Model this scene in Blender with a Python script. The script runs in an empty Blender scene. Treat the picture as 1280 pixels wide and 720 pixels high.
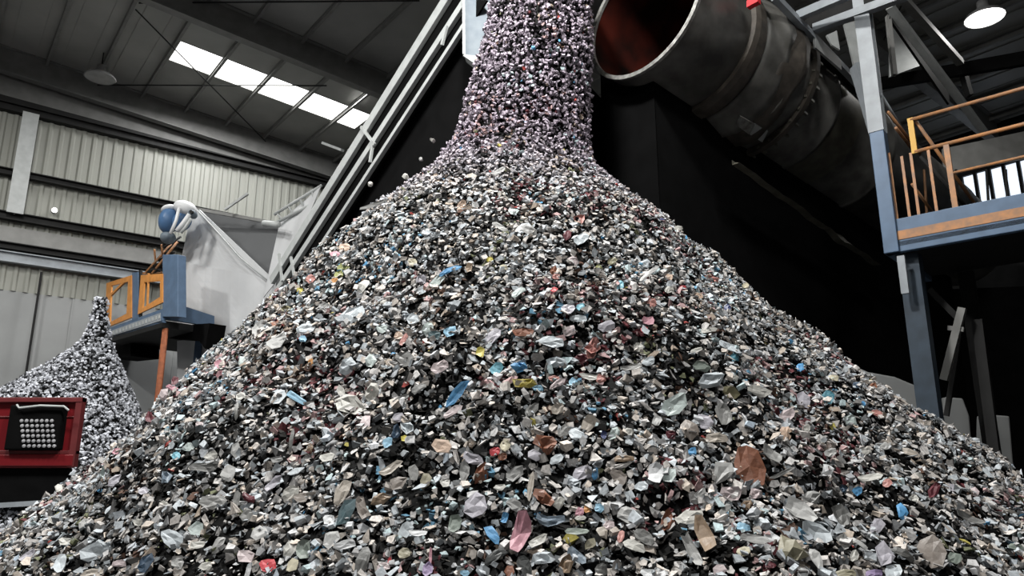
import bpy, math, random
import numpy as np
from mathutils import Vector, Matrix, noise
from mathutils.bvhtree import BVHTree
random.seed(7); RNG = np.random.default_rng(11)
sc = bpy.context.scene; COL = sc.collection
PI = math.pi
# ------------------------------------------------------------------ camera frame
F = 950.0; PITCH = math.radians(13.9); EYE = 1.7
CP, SP = math.cos(PITCH), math.sin(PITCH)
CAM = Vector((0, 0, EYE))
def ray(x, y):
    a, b = (x-640)/F, -(y-360)/F
    return Vector((a, CP-b*SP, SP+b*CP))
def P(x, y, Y):                       # point of the place seen at (x, y), Y metres ahead
    r = ray(x, y); return CAM + r*(Y/r.y)
AZ = math.radians(52)
U = Vector((math.sin(AZ), math.cos(AZ), 0)); V = Vector((-math.cos(AZ), math.sin(AZ), 0))
def UV(u, v, z): return U*u + V*v + Vector((0, 0, z))
def on_plane(x, y, p0, n):
    r = ray(x, y); return CAM + r*((p0-CAM).dot(n)/r.dot(n))
cam = bpy.data.cameras.new('camera'); cam.lens = 36*F/1280; cam.sensor_width = 36; cam.clip_end = 300
co = bpy.data.objects.new('camera', cam); COL.objects.link(co)
co.location = CAM; co.rotation_euler = (PI/2+PITCH, 0, 0); sc.camera = co
# ------------------------------------------------------------------ materials
def mat(name, rgb, rough=.6, metal=0.0, var=.25, scale=3.0, bump=0.0, rgb2=None, spec=.5, detail=6, stretch=None):
    m = bpy.data.materials.new(name); m.use_nodes = True
    nt = m.node_tree; b = nt.nodes['Principled BSDF']
    b.inputs['Roughness'].default_value = rough; b.inputs['Metallic'].default_value = metal
    b.inputs['Specular IOR Level'].default_value = spec
    tc = nt.nodes.new('ShaderNodeTexCoord'); mp = nt.nodes.new('ShaderNodeMapping')
    nt.links.new(tc.outputs['Object'], mp.inputs['Vector'])
    if stretch: mp.inputs['Scale'].default_value = stretch
    n = nt.nodes.new('ShaderNodeTexNoise'); n.inputs['Scale'].default_value = scale; n.inputs['Detail'].default_value = detail
    nt.links.new(mp.outputs['Vector'], n.inputs['Vector'])
    r = nt.nodes.new('ShaderNodeValToRGB')
    d = rgb2 if rgb2 else tuple(c*(1-var) for c in rgb)
    r.color_ramp.elements[0].position = .35; r.color_ramp.elements[1].position = .65
    r.color_ramp.elements[0].color = (*d, 1); r.color_ramp.elements[1].color = (*rgb, 1)
    nt.links.new(n.outputs['Fac'], r.inputs['Fac']); nt.links.new(r.outputs['Color'], b.inputs['Base Color'])
    if bump:
        bp = nt.nodes.new('ShaderNodeBump'); bp.inputs['Strength'].default_value = bump; bp.inputs['Distance'].default_value = .02
        nt.links.new(n.outputs['Fac'], bp.inputs['Height']); nt.links.new(bp.outputs['Normal'], b.inputs['Normal'])
    return m
def emit(name, rgb, s):
    m = bpy.data.materials.new(name); m.use_nodes = True
    b = m.node_tree.nodes['Principled BSDF']; b.inputs['Base Color'].default_value = (*rgb, 1)
    b.inputs['Emission Color'].default_value = (*rgb, 1); b.inputs['Emission Strength'].default_value = s
    return m
M = dict(
  floor=mat('concrete_floor', (.10, .10, .10), .8, scale=.6, bump=.2),
  clad=mat('wall_cladding', (.31, .315, .28), .55, var=.18, scale=.5, stretch=(1, 1, .3)),
  conc=mat('concrete_wall', (.36, .37, .37), .85, var=.2, scale=.5, bump=.1),
  roof=mat('roof_sheet', (.42, .42, .40), .6, var=.2, scale=.7),
  dark=mat('dark_steel', (.018, .018, .018), .7, var=.3, spec=.25),
  black=mat('black_steel_and_shade', (.004, .004, .0042), .95, var=.4, spec=.08),  # also the near-black of sheets that stand in for shade
  girder=mat('roof_girder_paint', (.25, .25, .24), .6, var=.2),
  lgrey=mat('pale_grey_paint', (.46, .48, .475), .5, var=.15, scale=5, bump=.03),
  fgrey=mat('frame_grey_paint', (.34, .37, .40), .5, var=.2, scale=4),
  blue=mat('blue_grey_paint', (.105, .17, .27), .5, var=.2, scale=4, bump=.05),
  shaded_blue=mat('shaded_blue_paint', (.035, .055, .08), .6, var=.3, scale=4),  # the walkway's blue, darkened to put the deck's shade into the leg
  hood=mat('hood_blue_paint', (.075, .16, .31), .45, var=.15, scale=3),
  pblue=mat('pale_blue_paint', (.17, .205, .235), .6, var=.2, scale=5, rgb2=(.12, .155, .19)),
  orange=mat('orange_paint', (.50, .23, .09), .5, var=.3, scale=7, rgb2=(.30, .17, .10)),
  bright_orange=mat('bright_orange_paint', (.72, .30, .07), .5, var=.2, scale=7),
  yellow=mat('yellow_paint', (.68, .38, .04), .5, var=.1),
  rust=mat('rusty_steel', (.36, .11, .045), .8, var=.4, scale=9),
  drum=mat('worn_grey_steel', (.15, .147, .137), .5, metal=.0, rgb2=(.06, .058, .052), scale=2.2, bump=.25, detail=10),
  band=mat('brown_grey_steel', (.08, .068, .056), .55, metal=.0, rgb2=(.04, .034, .028), scale=5, bump=.3),
  band2=mat('olive_grey_steel', (.13, .125, .10), .5, rgb2=(.08, .075, .06), scale=4, bump=.2),
  rim=mat('bare_steel_edge', (.42, .42, .40), .4, metal=.4, rgb2=(.20, .19, .18), scale=9),
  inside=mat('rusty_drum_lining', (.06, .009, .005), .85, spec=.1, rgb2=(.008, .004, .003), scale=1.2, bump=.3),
  sheet=mat('pale_plastic_sheet', (.66, .67, .68), .45, var=.15, scale=.8, bump=.2),
  sheetd=mat('grey_tarpaulin', (.15, .155, .16), .6, var=.1, scale=1),
  red=mat('dark_red_paint', (.17, .010, .013), .35, rgb2=(.15, .008, .012), scale=1.3),
  redf=mat('dull_red_paint', (.15, .022, .024), .5, var=.3),
  white=mat('white_paint', (.75, .76, .77), .5, var=.1),
  grille=mat('pale_stud', (.42, .42, .44), .5),
  redtag=mat('red_tag_paint', (.7, .03, .04), .5, var=.1),
  glass=emit('translucent_daylight_sheet', (.80, .88, 1.0), 1.0),
  sky=emit('skylight_sheet', (1.0, 1.0, .97), 3.2),
  lamp=emit('lit_lamp', (1.0, .99, .95), 6.0),
  dish=mat('lamp_dish', (.42, .42, .42), .5),
)
# ------------------------------------------------------------------ mesh builder
class MB:
    def __init__(s): s.v = []; s.f = []
    def add(s, vs, fs):
        o = len(s.v); s.v += [tuple(v) for v in vs]; s.f += [tuple(i+o for i in f) for f in fs]; return s
    def beam(s, a, b, w, h, up=Vector((0, 0, 1))):       # rectangular bar from a to b
        a, b = Vector(a), Vector(b); d = (b-a).normalized()
        x = d.cross(up)
        if x.length < 1e-3: x = d.cross(Vector((0, 1, 0)))
        x.normalize(); y = x.cross(d)
        vs = [p + x*(sx*w/2) + y*(sy*h/2) for p in (a, b) for sx, sy in ((-1, -1), (1, -1), (1, 1), (-1, 1))]
        return s.add(vs, [(0, 1, 2, 3), (7, 6, 5, 4), (0, 4, 5, 1), (1, 5, 6, 2), (2, 6, 7, 3), (3, 7, 4, 0)])
    def ibeam(s, a, b, w, h, up=Vector((0, 0, 1)), t=.03):
        a, b = Vector(a), Vector(b); d = (b-a).normalized(); x = d.cross(up)
        if x.length < 1e-3: x = d.cross(Vector((0, 1, 0)))
        x.normalize(); y = x.cross(d)
        s.beam(a+y*(h/2-t/2), b+y*(h/2-t/2), w, t, up); s.beam(a-y*(h/2-t/2), b-y*(h/2-t/2), w, t, up)
        return s.beam(a, b, t, h-2*t, up)
    def tube(s, pts, r, n=10, caps=True):
        pts = [Vector(p) for p in pts]; rings = []
        for i, p in enumerate(pts):
            d = (pts[min(i+1, len(pts)-1)]-pts[max(i-1, 0)]).normalized()
            x = d.cross(Vector((0, 0, 1)))
            if x.length < 1e-3: x = d.cross(Vector((0, 1, 0)))
            x.normalize(); y = x.cross(d); rr = r[i] if isinstance(r, (list, tuple)) else r
            rings.append([p + x*(rr*math.cos(2*PI*k/n)) + y*(rr*math.sin(2*PI*k/n)) for k in range(n)])
        vs = [q for g in rings for q in g]; fs = []
        for i in range(len(pts)-1):
            for k in range(n): fs.append((i*n+k, i*n+(k+1) % n, (i+1)*n+(k+1) % n, (i+1)*n+k))
        if caps: fs.append(tuple(range(n))[::-1]); fs.append(tuple(range((len(pts)-1)*n, len(pts)*n)))
        return s.add(vs, fs)
    def slab(s, pts, off):                                # polygon pushed by the vector off
        pts = [Vector(p) for p in pts]; n = len(pts); off = Vector(off)
        return s.add(pts + [p+off for p in pts], [tuple(range(n)), tuple(range(2*n-1, n-1, -1))] + [(i, (i+1) % n+0, (i+1) % n+n, i+n)[::-1] for i in range(n)])
    def lathe(s, o, d, prof, n=64, close=False):          # prof: (t along d, radius)
        d = Vector(d).normalized(); x = d.cross(Vector((0, 0, 1))).normalized(); y = x.cross(d)
        vs = [o + d*t + x*(r*math.cos(2*PI*k/n)) + y*(r*math.sin(2*PI*k/n)) for t, r in prof for k in range(n)]
        m = len(prof); fs = []
        for i in range(m if close else m-1):
            j = (i+1) % m
            for k in range(n): fs.append((i*n+k, i*n+(k+1) % n, j*n+(k+1) % n, j*n+k))
        return s.add(vs, fs)
    def build(s, name, m, parent=None, smooth=False, bevel=0):
        me = bpy.data.meshes.new(name); me.from_pydata(s.v, [], s.f); me.update()
        if m: me.materials.append(m)
        if smooth: me.polygons.foreach_set('use_smooth', [True]*len(me.polygons))
        o = bpy.data.objects.new(name, me); COL.objects.link(o)
        if bevel:
            b = o.modifiers.new('bevel', 'BEVEL'); b.width = bevel; b.segments = 2; b.limit_method = 'ANGLE'
        if parent is not None:
            o.parent = parent; o.matrix_parent_inverse = Matrix.Translation(parent.location).inverted()
        return o
def tag(o, label=None, cat=None, group=None, kind=None):
    if label: o['label'] = label
    if cat: o['category'] = cat
    if group: o['group'] = group
    if kind: o['kind'] = kind
    return o
def thing(name, loc, label, cat, group=None):
    o = bpy.data.objects.new(name, None); COL.objects.link(o); o.location = loc; o.empty_display_size = .2
    return tag(o, label, cat, group)
def struct(o, label=None, cat=None):
    return tag(o, label, cat, kind='structure')
# ------------------------------------------------------------------ the hall
WV = 28.0                                                # distance of the left wall along V
def roof_z(u): return 15.5 - .07*u
def wallp(x, y, dv=0.0): return on_plane(x, y, V*(WV-dv), V)
b = MB(); b.slab([UV(-40, -45, 0), UV(60, -45, 0), UV(60, 32, 0), UV(-40, 32, 0)], (0, 0, -.3))
struct(b.build('floor', M['floor']), 'dark grey concrete floor of the hall', 'floor')
# cladding: trapezoid ribs standing on a smooth concrete dado
ZD = wallp(50, 368).z; ZT = wallp(120, 167).z
b = MB(); top = []; bot = []
u = -14.0
while u < 48:
    for du, dv in ((0, 0), (.05, -.045), (.13, -.045), (.18, 0)):
        top.append(UV(u+du, WV+dv, ZT)); bot.append(UV(u+du, WV+dv, ZD))
    u += .33
n = len(top); b.add(top+bot, [(i, i+1, i+1+n, i+n) for i in range(n-1)])
struct(b.build('wall_left', M['clad']), 'pale green-grey ribbed steel cladding of the left wall', 'wall')
b = MB(); b.slab([UV(-14, WV, 0), UV(48, WV, 0), UV(48, WV, ZD), UV(-14, WV, ZD)], V*.3)
for uu in (-6, -1, 3.62, 6.9, 10.4, 15): b.beam(UV(uu, WV-.01, 0), UV(uu, WV-.01, ZD), .05, .03, V)
struct(b.build('wall_left_base', M['conc']), 'smooth grey concrete lower part of the left wall', 'wall')
b = MB(); b.slab([UV(-14, WV+.4, ZT-.2), UV(48, WV+.4, ZT-.2), UV(48, WV+.4, roof_z(48)), UV(-14, WV+.4, roof_z(-14)+.4)], V*.1)
struct(b.build('wall_left_gable', M['girder']), 'dark strip of wall between cladding and roof', 'wall')
b = MB(); b.ibeam(UV(-14, WV-.15, ZT+.12), UV(48, WV-.15, ZT+.12), .3, .28)
b.beam(UV(-14, WV-.05, ZT+.75), UV(48, WV-.05, ZT+.75-.07*20), .12, .2)
struct(b.build('trim_1', M['dark']), 'dark steel rail along the top of the wall cladding', 'trim')
for i, (a, c, h, m) in enumerate((((0, 216), (210, 257), .22, 'dark'), ((0, 272), (200, 303), .26, 'dark'), ((0, 310), (180, 333), .22, 'dark'), ((0, 322), (165, 345), .34, 'fgrey'))):
    z = (wallp(*a).z+wallp(*c).z)/2
    b = MB(); b.ibeam(UV(-14, WV-.2, z), UV(9.5 if m == 'fgrey' else 48, WV-.2, z), .25, h)
    struct(b.build('trim_%d' % (i+2), M[m]), None)
z = wallp(60, 303).z; b = MB(); b.beam(UV(-14, WV-.12, z), UV(48, WV-.12, z), .10, .55)
struct(b.build('trim_6', M['girder']))
for i, uu in enumerate((1.62, 7.62+6, -4.4, 26)):         # wall columns
    b = MB(); b.ibeam(UV(uu, WV-.25, wallp(25, 272).z), UV(uu, WV-.25, ZT), .42, .3, V, t=.04); b.beam(UV(uu, WV-.42, wallp(25, 272).z), UV(uu, WV-.42, ZT), .46, .04, V)
    struct(b.build('trim_%d' % (7+i), M['lgrey']), 'pale grey steel column on the left wall', 'column')
b = MB(); a0 = wallp(52, 340, .3); b.tube([a0, Vector((a0.x, a0.y, 0))], .035, 8)
struct(b.build('trim_11', M['dark']), 'thin dark pipe running down the left wall', 'pipe')
# roof
b = MB()
def rp(u, v, dz=0): return UV(u, v, roof_z(u)+dz)
SK = [(5.0, 11.8, 23.55, 24.95)]
u0, u1, v0, v1 = -16, 44, -40, WV+.5
s0, s1, t0, t1 = SK[0]
for (a, c, d, e) in ((u0, s0, v0, v1), (s1, u1, v0, v1), (s0, s1, v0, t0), (s0, s1, t1, v1)):
    b.slab([rp(a, d), rp(c, d), rp(c, e), rp(a, e)], (0, 0, .12))
k = u0
while k < u1:                                             # standing ribs of the roof sheets
    if not (s0-.2 < k < s1+.2): b.beam(rp(k, v0, -.015), rp(k, v1, -.015), .04, .03)
    k += .73
struct(b.build('ceiling', M['roof']), 'dim grey sheet metal roof of the hall', 'ceiling')
b = MB(); b.slab([rp(s0, t0, .02), rp(s1, t0, .02), rp(s1, t1, .02), rp(s0, t1, .02)], (0, 0, .04))
struct(b.build('window_1', M['sky']), 'bright long skylight strip in the roof', 'skylight')
n = 12
for i in range(-10, 28):                                 # purlins
    uu = 1.85 + 1.5*i
    b = MB(); b.ibeam(rp(uu, v0, -.11), rp(uu, v1, -.11), .09, .17)
    struct(b.build('trim_%d' % n, M['girder'])); n += 1
for vv in (WV, 20.7, 14.7, 8.7, 2.7, -3.3, -9.3):                         # rafters
    b = MB(); b.ibeam(rp(-16, vv, -.45), rp(44, vv, -.45), .30, .88)
    struct(b.build('trim_%d' % n, M['girder'])); n += 1
for (ua, va, ub, vb) in ((3.4, 22.2, 9.4, WV-.2), (9.4, 22.2, 3.4, WV-.2), (9.4, 16.2, 3.4, 21.8), (21.4, 4.2, 15.4, 9.8), (15.4, 4.2, 21.4, 9.8), (23, 10.2, 29, 15.8)):
    b = MB(); b.tube([rp(ua, va, -.34), rp(ub, vb, -.34)], .022, 6)
    struct(b.build('trim_%d' % n, M['dark'])); n += 1
b = MB(); b.slab([UV(28, -45, 0), UV(28, 32, 0), UV(28, 32, 15), UV(28, -45, 15)], U*.3)
struct(b.build('wall_far', M['dark']), 'dark end wall of the hall', 'wall')
# translucent sheets low on the end wall, far behind the right hand walkway
pa, pb = on_plane(1196, 262, U*27.8, U), on_plane(1290, 205, U*27.8, U)
zlo, zhi = pa.z-1.5, on_plane(1250, 207, U*27.8, U).z
vv = 27.8
va, vb = on_plane(1188, 240, U*vv, U).dot(V), on_plane(1300, 240, U*vv, U).dot(V)
b = MB(); b.slab([UV(vv, va, zlo), UV(vv, vb, zlo), UV(vv, vb, zhi), UV(vv, va, zhi)], U*.05)
w = b.build('window_2', M['glass']); struct(w, 'bright translucent daylight sheets behind the orange railing', 'window')
b = MB(); q = 6
for i in range(q+1):
    t = va+(vb-va)*i/q; b.beam(UV(vv-.08, t, zlo), UV(vv-.08, t, zhi), .12, .1, V)
b.beam(UV(vv-.08, va, zhi), UV(vv-.08, vb, zhi), .12, .12)
b.build('window_frame', M['dark'], w)
# ------------------------------------------------------------------ the heaps (surface of rings)
def rings(table, D, floor_slope=1.0):
    out = []
    for y, xl, xr in table:
        l, r = ray(xl, y), ray(xr, y)
        al, ar = math.atan2(l.x, l.y), math.atan2(r.x, r.y)
        c, h = (al+ar)/2, (ar-al)/2
        el = (l.z/math.hypot(l.x, l.y) + r.z/math.hypot(r.x, r.y))/2
        # the ring's centre stays D ahead along its own azimuth
        out.append((EYE + D*math.cos(h)*el, D*math.sin(c), D*math.cos(c), D*math.sin(h)-.05))
    out.sort(reverse=True)
    z, x, yy, r = out[-1]
    if z > .05: out.append((-.05, x, yy, r + z*floor_slope))
    return out
class Heap:
    def __init__(s, table, D, amp=1.0, nt=220, nz=180, seed=0.0, grow=0.0):
        R = np.array(rings(table, D)); R = R[::-1]        # z ascending
        s.z0, s.z1 = R[0, 0], R[-1, 0]
        zs = np.linspace(0, 1, nz)**1.0*(s.z1-s.z0)+s.z0
        # smooth interpolation
        s.X = np.interp(zs, R[:, 0], R[:, 1]); s.Y = np.interp(zs, R[:, 0], R[:, 2]); s.R = np.interp(zs, R[:, 0], R[:, 3])
        ker = np.ones(9)/9
        for a in ('X', 'Y', 'R'):
            q = getattr(s, a); qq = np.convolve(np.pad(q, 4, mode='edge'), ker, 'valid'); setattr(s, a, qq)
        v = []
        for i, z in enumerate(zs):
            for k in range(nt):
                t = 2*PI*k/nt; r = s.R[i]
                p = Vector((s.X[i]+r*math.cos(t), s.Y[i]+r*math.sin(t), z))
                A = amp*min(1.0, .25+r/4.5)
                w = noise.noise(p*.45+Vector((seed, 3, 1)))*.16 + noise.noise(p*1.3+Vector((9, seed, 0)))*.10 + noise.noise(p*3.3)*.045
                w -= .05; d = w*A
                p.x += d*math.cos(t); p.y += d*math.sin(t); p.z += d*.5
                v.append(p)
        f = []
        for i in range(nz-1):
            for k in range(nt):
                a, c = i*nt+k, i*nt+(k+1) % nt
                f.append((a, c, c+nt)); f.append((a, c+nt, a+nt))
        f.append(tuple((nz-1)*nt+k for k in range(nt)))
        s.v, s.f, s.nt, s.nz = v, f, nt, nz
        s.bvh = BVHTree.FromPolygons(v, f)
        s.va = np.array([tuple(q) for q in v])
    def sample(s, n, facing=.25):
        """random points on the surface with outward normals, thinner on the side that leans on the panels"""
        F3 = np.array([q for q in s.f if len(q) == 3]); a, b_, c = (s.va[F3[:, i]] for i in range(3))
        nr = np.cross(b_-a, c-a); ar = np.linalg.norm(nr, axis=1)/2; nr /= (2*ar[:, None]+1e-12)
        wt = ar*np.where(nr[:, 1] < .45, 1.0, facing)
        p = wt/wt.sum(); idx = RNG.choice(len(F3), n, p=p)
        r1, r2 = np.sqrt(RNG.random(n)), RNG.random(n)
        pt = a[idx]*(1-r1)[:, None] + b_[idx]*(r1*(1-r2))[:, None] + c[idx]*(r1*r2)[:, None]
        return pt, nr[idx]
MAIN = Heap([(-60, 612, 744), (0, 610, 740), (50, 603, 739), (100, 590, 737), (140, 579, 736), (170, 568, 736), (192, 557, 738), (215, 533, 748), (235, 510, 768), (252, 487, 788),
             (270, 462, 812), (290, 436, 850), (312, 405, 876), (335, 376, 900), (370, 336, 944), (405, 300, 992), (460, 240, 1068), (500, 202, 1128), (540, 155, 1180),
             (570, 124, 1226), (600, 90, 1275), (640, 38, 1345), (675, -10, 1405)], 12.0)
FAR = Heap([(372, 117, 136), (400, 112, 138), (425, 103, 140), (440, 85, 146), (455, 62, 152), (472, 36, 160), (490, -2, 168), (515, -44, 182), (545, -90, 200)], 21.0, nt=110, nz=90, seed=5., amp=.6)
# ---- shredded stuff: thousands of chips made at once
def chips(pt, nr, size, colr, tilt, plate_frac=.55, thick=.22, fall=0.0):
    """returns vertices, faces (as loops/starts) and face colours for chips seated at pt"""
    n = len(pt)
    up = np.tile([0, 0, 1.0], (n, 1))
    d = nr + RNG.normal(size=(n, 3))*tilt[:, None]; d /= np.linalg.norm(d, axis=1)[:, None]
    x = np.cross(d, RNG.normal(size=(n, 3))); x /= np.linalg.norm(x, axis=1)[:, None]; y = np.cross(d, x)
    V_, L_, S_, C_ = [], [], [], []; base = 0
    is_plate = RNG.random(n) < plate_frac
    asp = RNG.uniform(.55, 1.0, n); asp = np.where(RNG.random(n) < .12, RNG.uniform(.32, .5, n), asp)
    for flag in (True, False):
        id_ = np.where(is_plate == flag)[0]; m = len(id_)
        if m == 0: continue
        s, a = size[id_], asp[id_]
        if flag:                                          # bent five-cornered plate
            k = 5; ang = (np.arange(k)*2*PI/k)[None, :] + RNG.uniform(-.45, .45, (m, k))
            rad = RNG.uniform(.65, 1.25, (m, k))*s[:, None]*.5
            lx, ly = np.cos(ang)*rad/np.sqrt(a)[:, None], np.sin(ang)*rad*np.sqrt(a)[:, None]
            bend = RNG.normal(size=(m, 1))*.35
            lz = bend*lx*lx/s[:, None] + RNG.normal(size=(m, k))*s[:, None]*.06
            th = s*.09
            lx = np.concatenate([lx, lx*.92], 1); ly = np.concatenate([ly, ly*.92], 1); lz = np.concatenate([lz+th[:, None]/2, lz-th[:, None]/2], 1)
            faces = [(0, 1, 2, 3, 4), (9, 8, 7, 6, 5)] + [(i, i+5, (i+1) % 5+5, (i+1) % 5) for i in range(5)]; nv = 10
        else:                                             # angular crumb
            D8 = np.array([(i, j, k) for k in (-1, 1) for j in (-1, 1) for i in (-1, 1)], float)*.72
            J = D8[None] + RNG.uniform(-.34, .34, (m, 8, 3))
            h = thick + RNG.random(m)*(.75-thick)
            lx, ly, lz = J[:, :, 0]*s[:, None]*.5, J[:, :, 1]*s[:, None]*.5*a[:, None], J[:, :, 2]*s[:, None]*.5*h[:, None]
            faces = [(0, 2, 3, 1), (4, 5, 7, 6), (0, 1, 5, 4), (1, 3, 7, 5), (3, 2, 6, 7), (2, 0, 4, 6)]; nv = 8
        P3 = pt[id_][:, None, :] + lx[..., None]*x[id_][:, None, :] + ly[..., None]*y[id_][:, None, :] + lz[..., None]*d[id_][:, None, :]
        V_.append(P3.reshape(-1, 3))
        fl = np.array([i for q in faces for i in q]); cnt = np.array([len(q) for q in faces])
        L_.append((fl[None, :] + (np.arange(m)*nv)[:, None] + base).ravel()); S_.append(np.tile(cnt, m))
        C_.append(np.repeat(colr[id_], len(faces), axis=0)); base += m*nv
    return np.concatenate(V_), np.concatenate(L_), np.concatenate(S_), np.concatenate(C_)
def chip_mat():
    m = bpy.data.materials.new('shredded_plastic'); m.use_nodes = True; nt = m.node_tree; b = nt.nodes['Principled BSDF']
    a = nt.nodes.new('ShaderNodeAttribute'); a.attribute_name = 'chip_colour'
    nz = nt.nodes.new('ShaderNodeTexNoise'); nz.inputs['Scale'].default_value = 45; nz.inputs['Detail'].default_value = 3
    g = nt.nodes.new('ShaderNodeNewGeometry'); nt.links.new(g.outputs['Position'], nz.inputs['Vector'])
    mr = nt.nodes.new('ShaderNodeMapRange'); mr.inputs['From Min'].default_value = .35; mr.inputs['From Max'].default_value = .65
    mr.inputs['To Min'].default_value = .72; mr.inputs['To Max'].default_value = 1.08
    mx = nt.nodes.new('ShaderNodeMix'); mx.data_type = 'RGBA'; mx.blend_type = 'MULTIPLY'; mx.inputs[0].default_value = 1
    nt.links.new(nz.outputs['Fac'], mr.inputs['Value']); nt.links.new(mr.outputs['Result'], mx.inputs[7]); nt.links.new(a.outputs['Color'], mx.inputs[6])
    nt.links.new(mx.outputs[2], b.inputs['Base Color']); b.inputs['Roughness'].default_value = .6
    b.inputs['Specular IOR Level'].default_value = .06
    return m
CHIP = chip_mat()
def stuff_mesh(name, heap, V1, L1, S1, C1, core=(.002, .002, .002)):  # near-black core colour stands in for shade deep in the gaps
    cv = heap.va; cl = np.array([i for f in heap.f for i in f]); cs = np.array([len(f) for f in heap.f])
    V2 = np.concatenate([cv, V1]); L2 = np.concatenate([cl, L1+len(cv)]); S2 = np.concatenate([cs, S1])
    C2 = np.concatenate([np.tile(core, (len(cs), 1)), C1])
    me = bpy.data.meshes.new(name); me.vertices.add(len(V2)); me.vertices.foreach_set('co', V2.ravel())
    me.loops.add(len(L2)); me.loops.foreach_set('vertex_index', L2.astype(np.int32))
    me.polygons.add(len(S2)); st = np.concatenate([[0], np.cumsum(S2)[:-1]]); me.polygons.foreach_set('loop_start', st.astype(np.int32))
    me.update(calc_edges=True); me.polygons.foreach_set('use_smooth', [False]*len(me.polygons))
    at = me.attributes.new('chip_colour', 'FLOAT_COLOR', 'FACE')
    at.data.foreach_set('color', np.concatenate([C2, np.ones((len(C2), 1))], 1).astype(np.float32).ravel())
    me.materials.append(CHIP); o = bpy.data.objects.new(name, me); COL.objects.link(o); return o
def chip_colours(pt, lilac):
    n = len(pt); g = RNG.random(n)
    # streaks down the slope, richer and poorer in pale flakes
    th = np.arctan2(pt[:, 0]-.4, 12-pt[:, 1]); rr0 = np.hypot(pt[:, 0]-.4, 12-pt[:, 1])
    st = np.array([noise.noise(Vector((a*9+abs(a)*b*.35, b*.9, 2))) + .7*noise.noise(Vector((a*26, b*2.6, 8))) for a, b in zip(th, rr0)])
    t = np.clip(RNG.random(n) - st*.42, 0, 1)
    val = np.where(t < .43, .33+.40*g**1.2, np.where(t < .60, .09+.16*g, .003+.012*g))  # near-black share stands in for shaded gaps between flakes
    c = np.stack([val]*3, 1)
    warm = RNG.normal(size=n)*.05
    tint = np.stack([1.0+warm, np.ones(n)*.965, .94-warm], 1)
    cool = RNG.random(n) < .25; tint[cool] = (.92, .99, 1.05)
    lil = np.array([.68, .59, .69]); L = lilac[:, None]
    c = c*(tint*(1-L)+lil*L)
    # loads that came in tinted: patches of maroon, brown, blue, mint
    cl = np.array([noise.noise(Vector(p)*.9) for p in pt]); cl2 = np.array([noise.noise(Vector(p)*1.7+Vector((7, 1, 3))) for p in pt]); cl3 = np.array([noise.noise(Vector(p)*1.1+Vector((1, 17, 3))) for p in pt])
    r = RNG.random(n)
    def put(mask, col, jit=.25):
        k = mask.sum(); c[mask] = np.array(col)[None]*(1+RNG.uniform(-jit, jit, (k, 1)))
    low = 1-lilac*.7
    put((cl > .20) & (r < .16*low), (.11, .035, .04)); put((cl > .15) & (r > .93), (.44, .30, .30))
    put((cl2 < -.28) & (r < .16*low), (.10, .06, .045)); put((cl2 < -.25) & (r > .94), (.34, .28, .23))
    put((cl3 > .36) & (r < .05*low), (.12, .25, .36)); put((cl3 > .25) & (r > .95), (.46, .56, .58))
    put((cl3 < -.3) & (r < .06*low), (.17, .18, .11))
    put((r > .5) & (r < .5012), (.40, .09, .08)); put((r > .51) & (r < .5112), (.10, .28, .48)); put((r > .52) & (r < .5206), (.48, .42, .12))
    return c
# ------------------------------------------------------------------ the larger pieces on the main heap
CC = dict(  # colour word -> (linear colour, words)
 wh=((.80, .82, .84), 'bright white'), ow=((.62, .61, .56), 'off-white'), bw=((.62, .69, .74), 'bluish-white'), pg=((.46, .46, .45), 'pale grey'), mg=((.27, .27, .26), 'mid grey'),
 dg=((.11, .11, .105), 'dark grey'), ch=((.04, .045, .045), 'charcoal'), lv=((.53, .51, .58), 'lavender-grey'), bg=((.50, .44, .37), 'beige'), tn=((.35, .24, .15), 'tan'),
 gb=((.25, .21, .18), 'grey-brown'), rb=((.30, .105, .05), 'rust-brown'), mn=((.56, .66, .64), 'pale mint'), gg=((.24, .29, .25), 'grey-green'), te=((.05, .24, .32), 'teal'),
 dt=((.045, .11, .13), 'dark teal'), db=((.05, .10, .17), 'dark blue'), bl=((.07, .36, .72), 'bright blue'), sb=((.28, .58, .80), 'sky blue'), sl=((.22, .29, .37), 'slate blue'),
 pk=((.62, .27, .34), 'dusty pink'), pw=((.62, .51, .52), 'pinkish-white'), rd=((.72, .03, .05), 'bright red'), mr=((.17, .03, .045), 'maroon'), sm=((.66, .28, .24), 'salmon pink'),
 pe=((.66, .46, .33), 'peach'), ye=((.80, .68, .06), 'bright yellow'), mu=((.42, .34, .04), 'mustard yellow'), yg=((.52, .55, .18), 'yellow-green'), og=((.72, .30, .04), 'orange'),
 ol=((.24, .22, .12), 'olive'), kh=((.36, .33, .22), 'khaki'), pu=((.36, .26, .48), 'lilac'), cy=((.16, .52, .66), 'cyan blue'), cr=((.66, .60, .42), 'cream'), nv=((.03, .05, .18), 'navy'))
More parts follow.
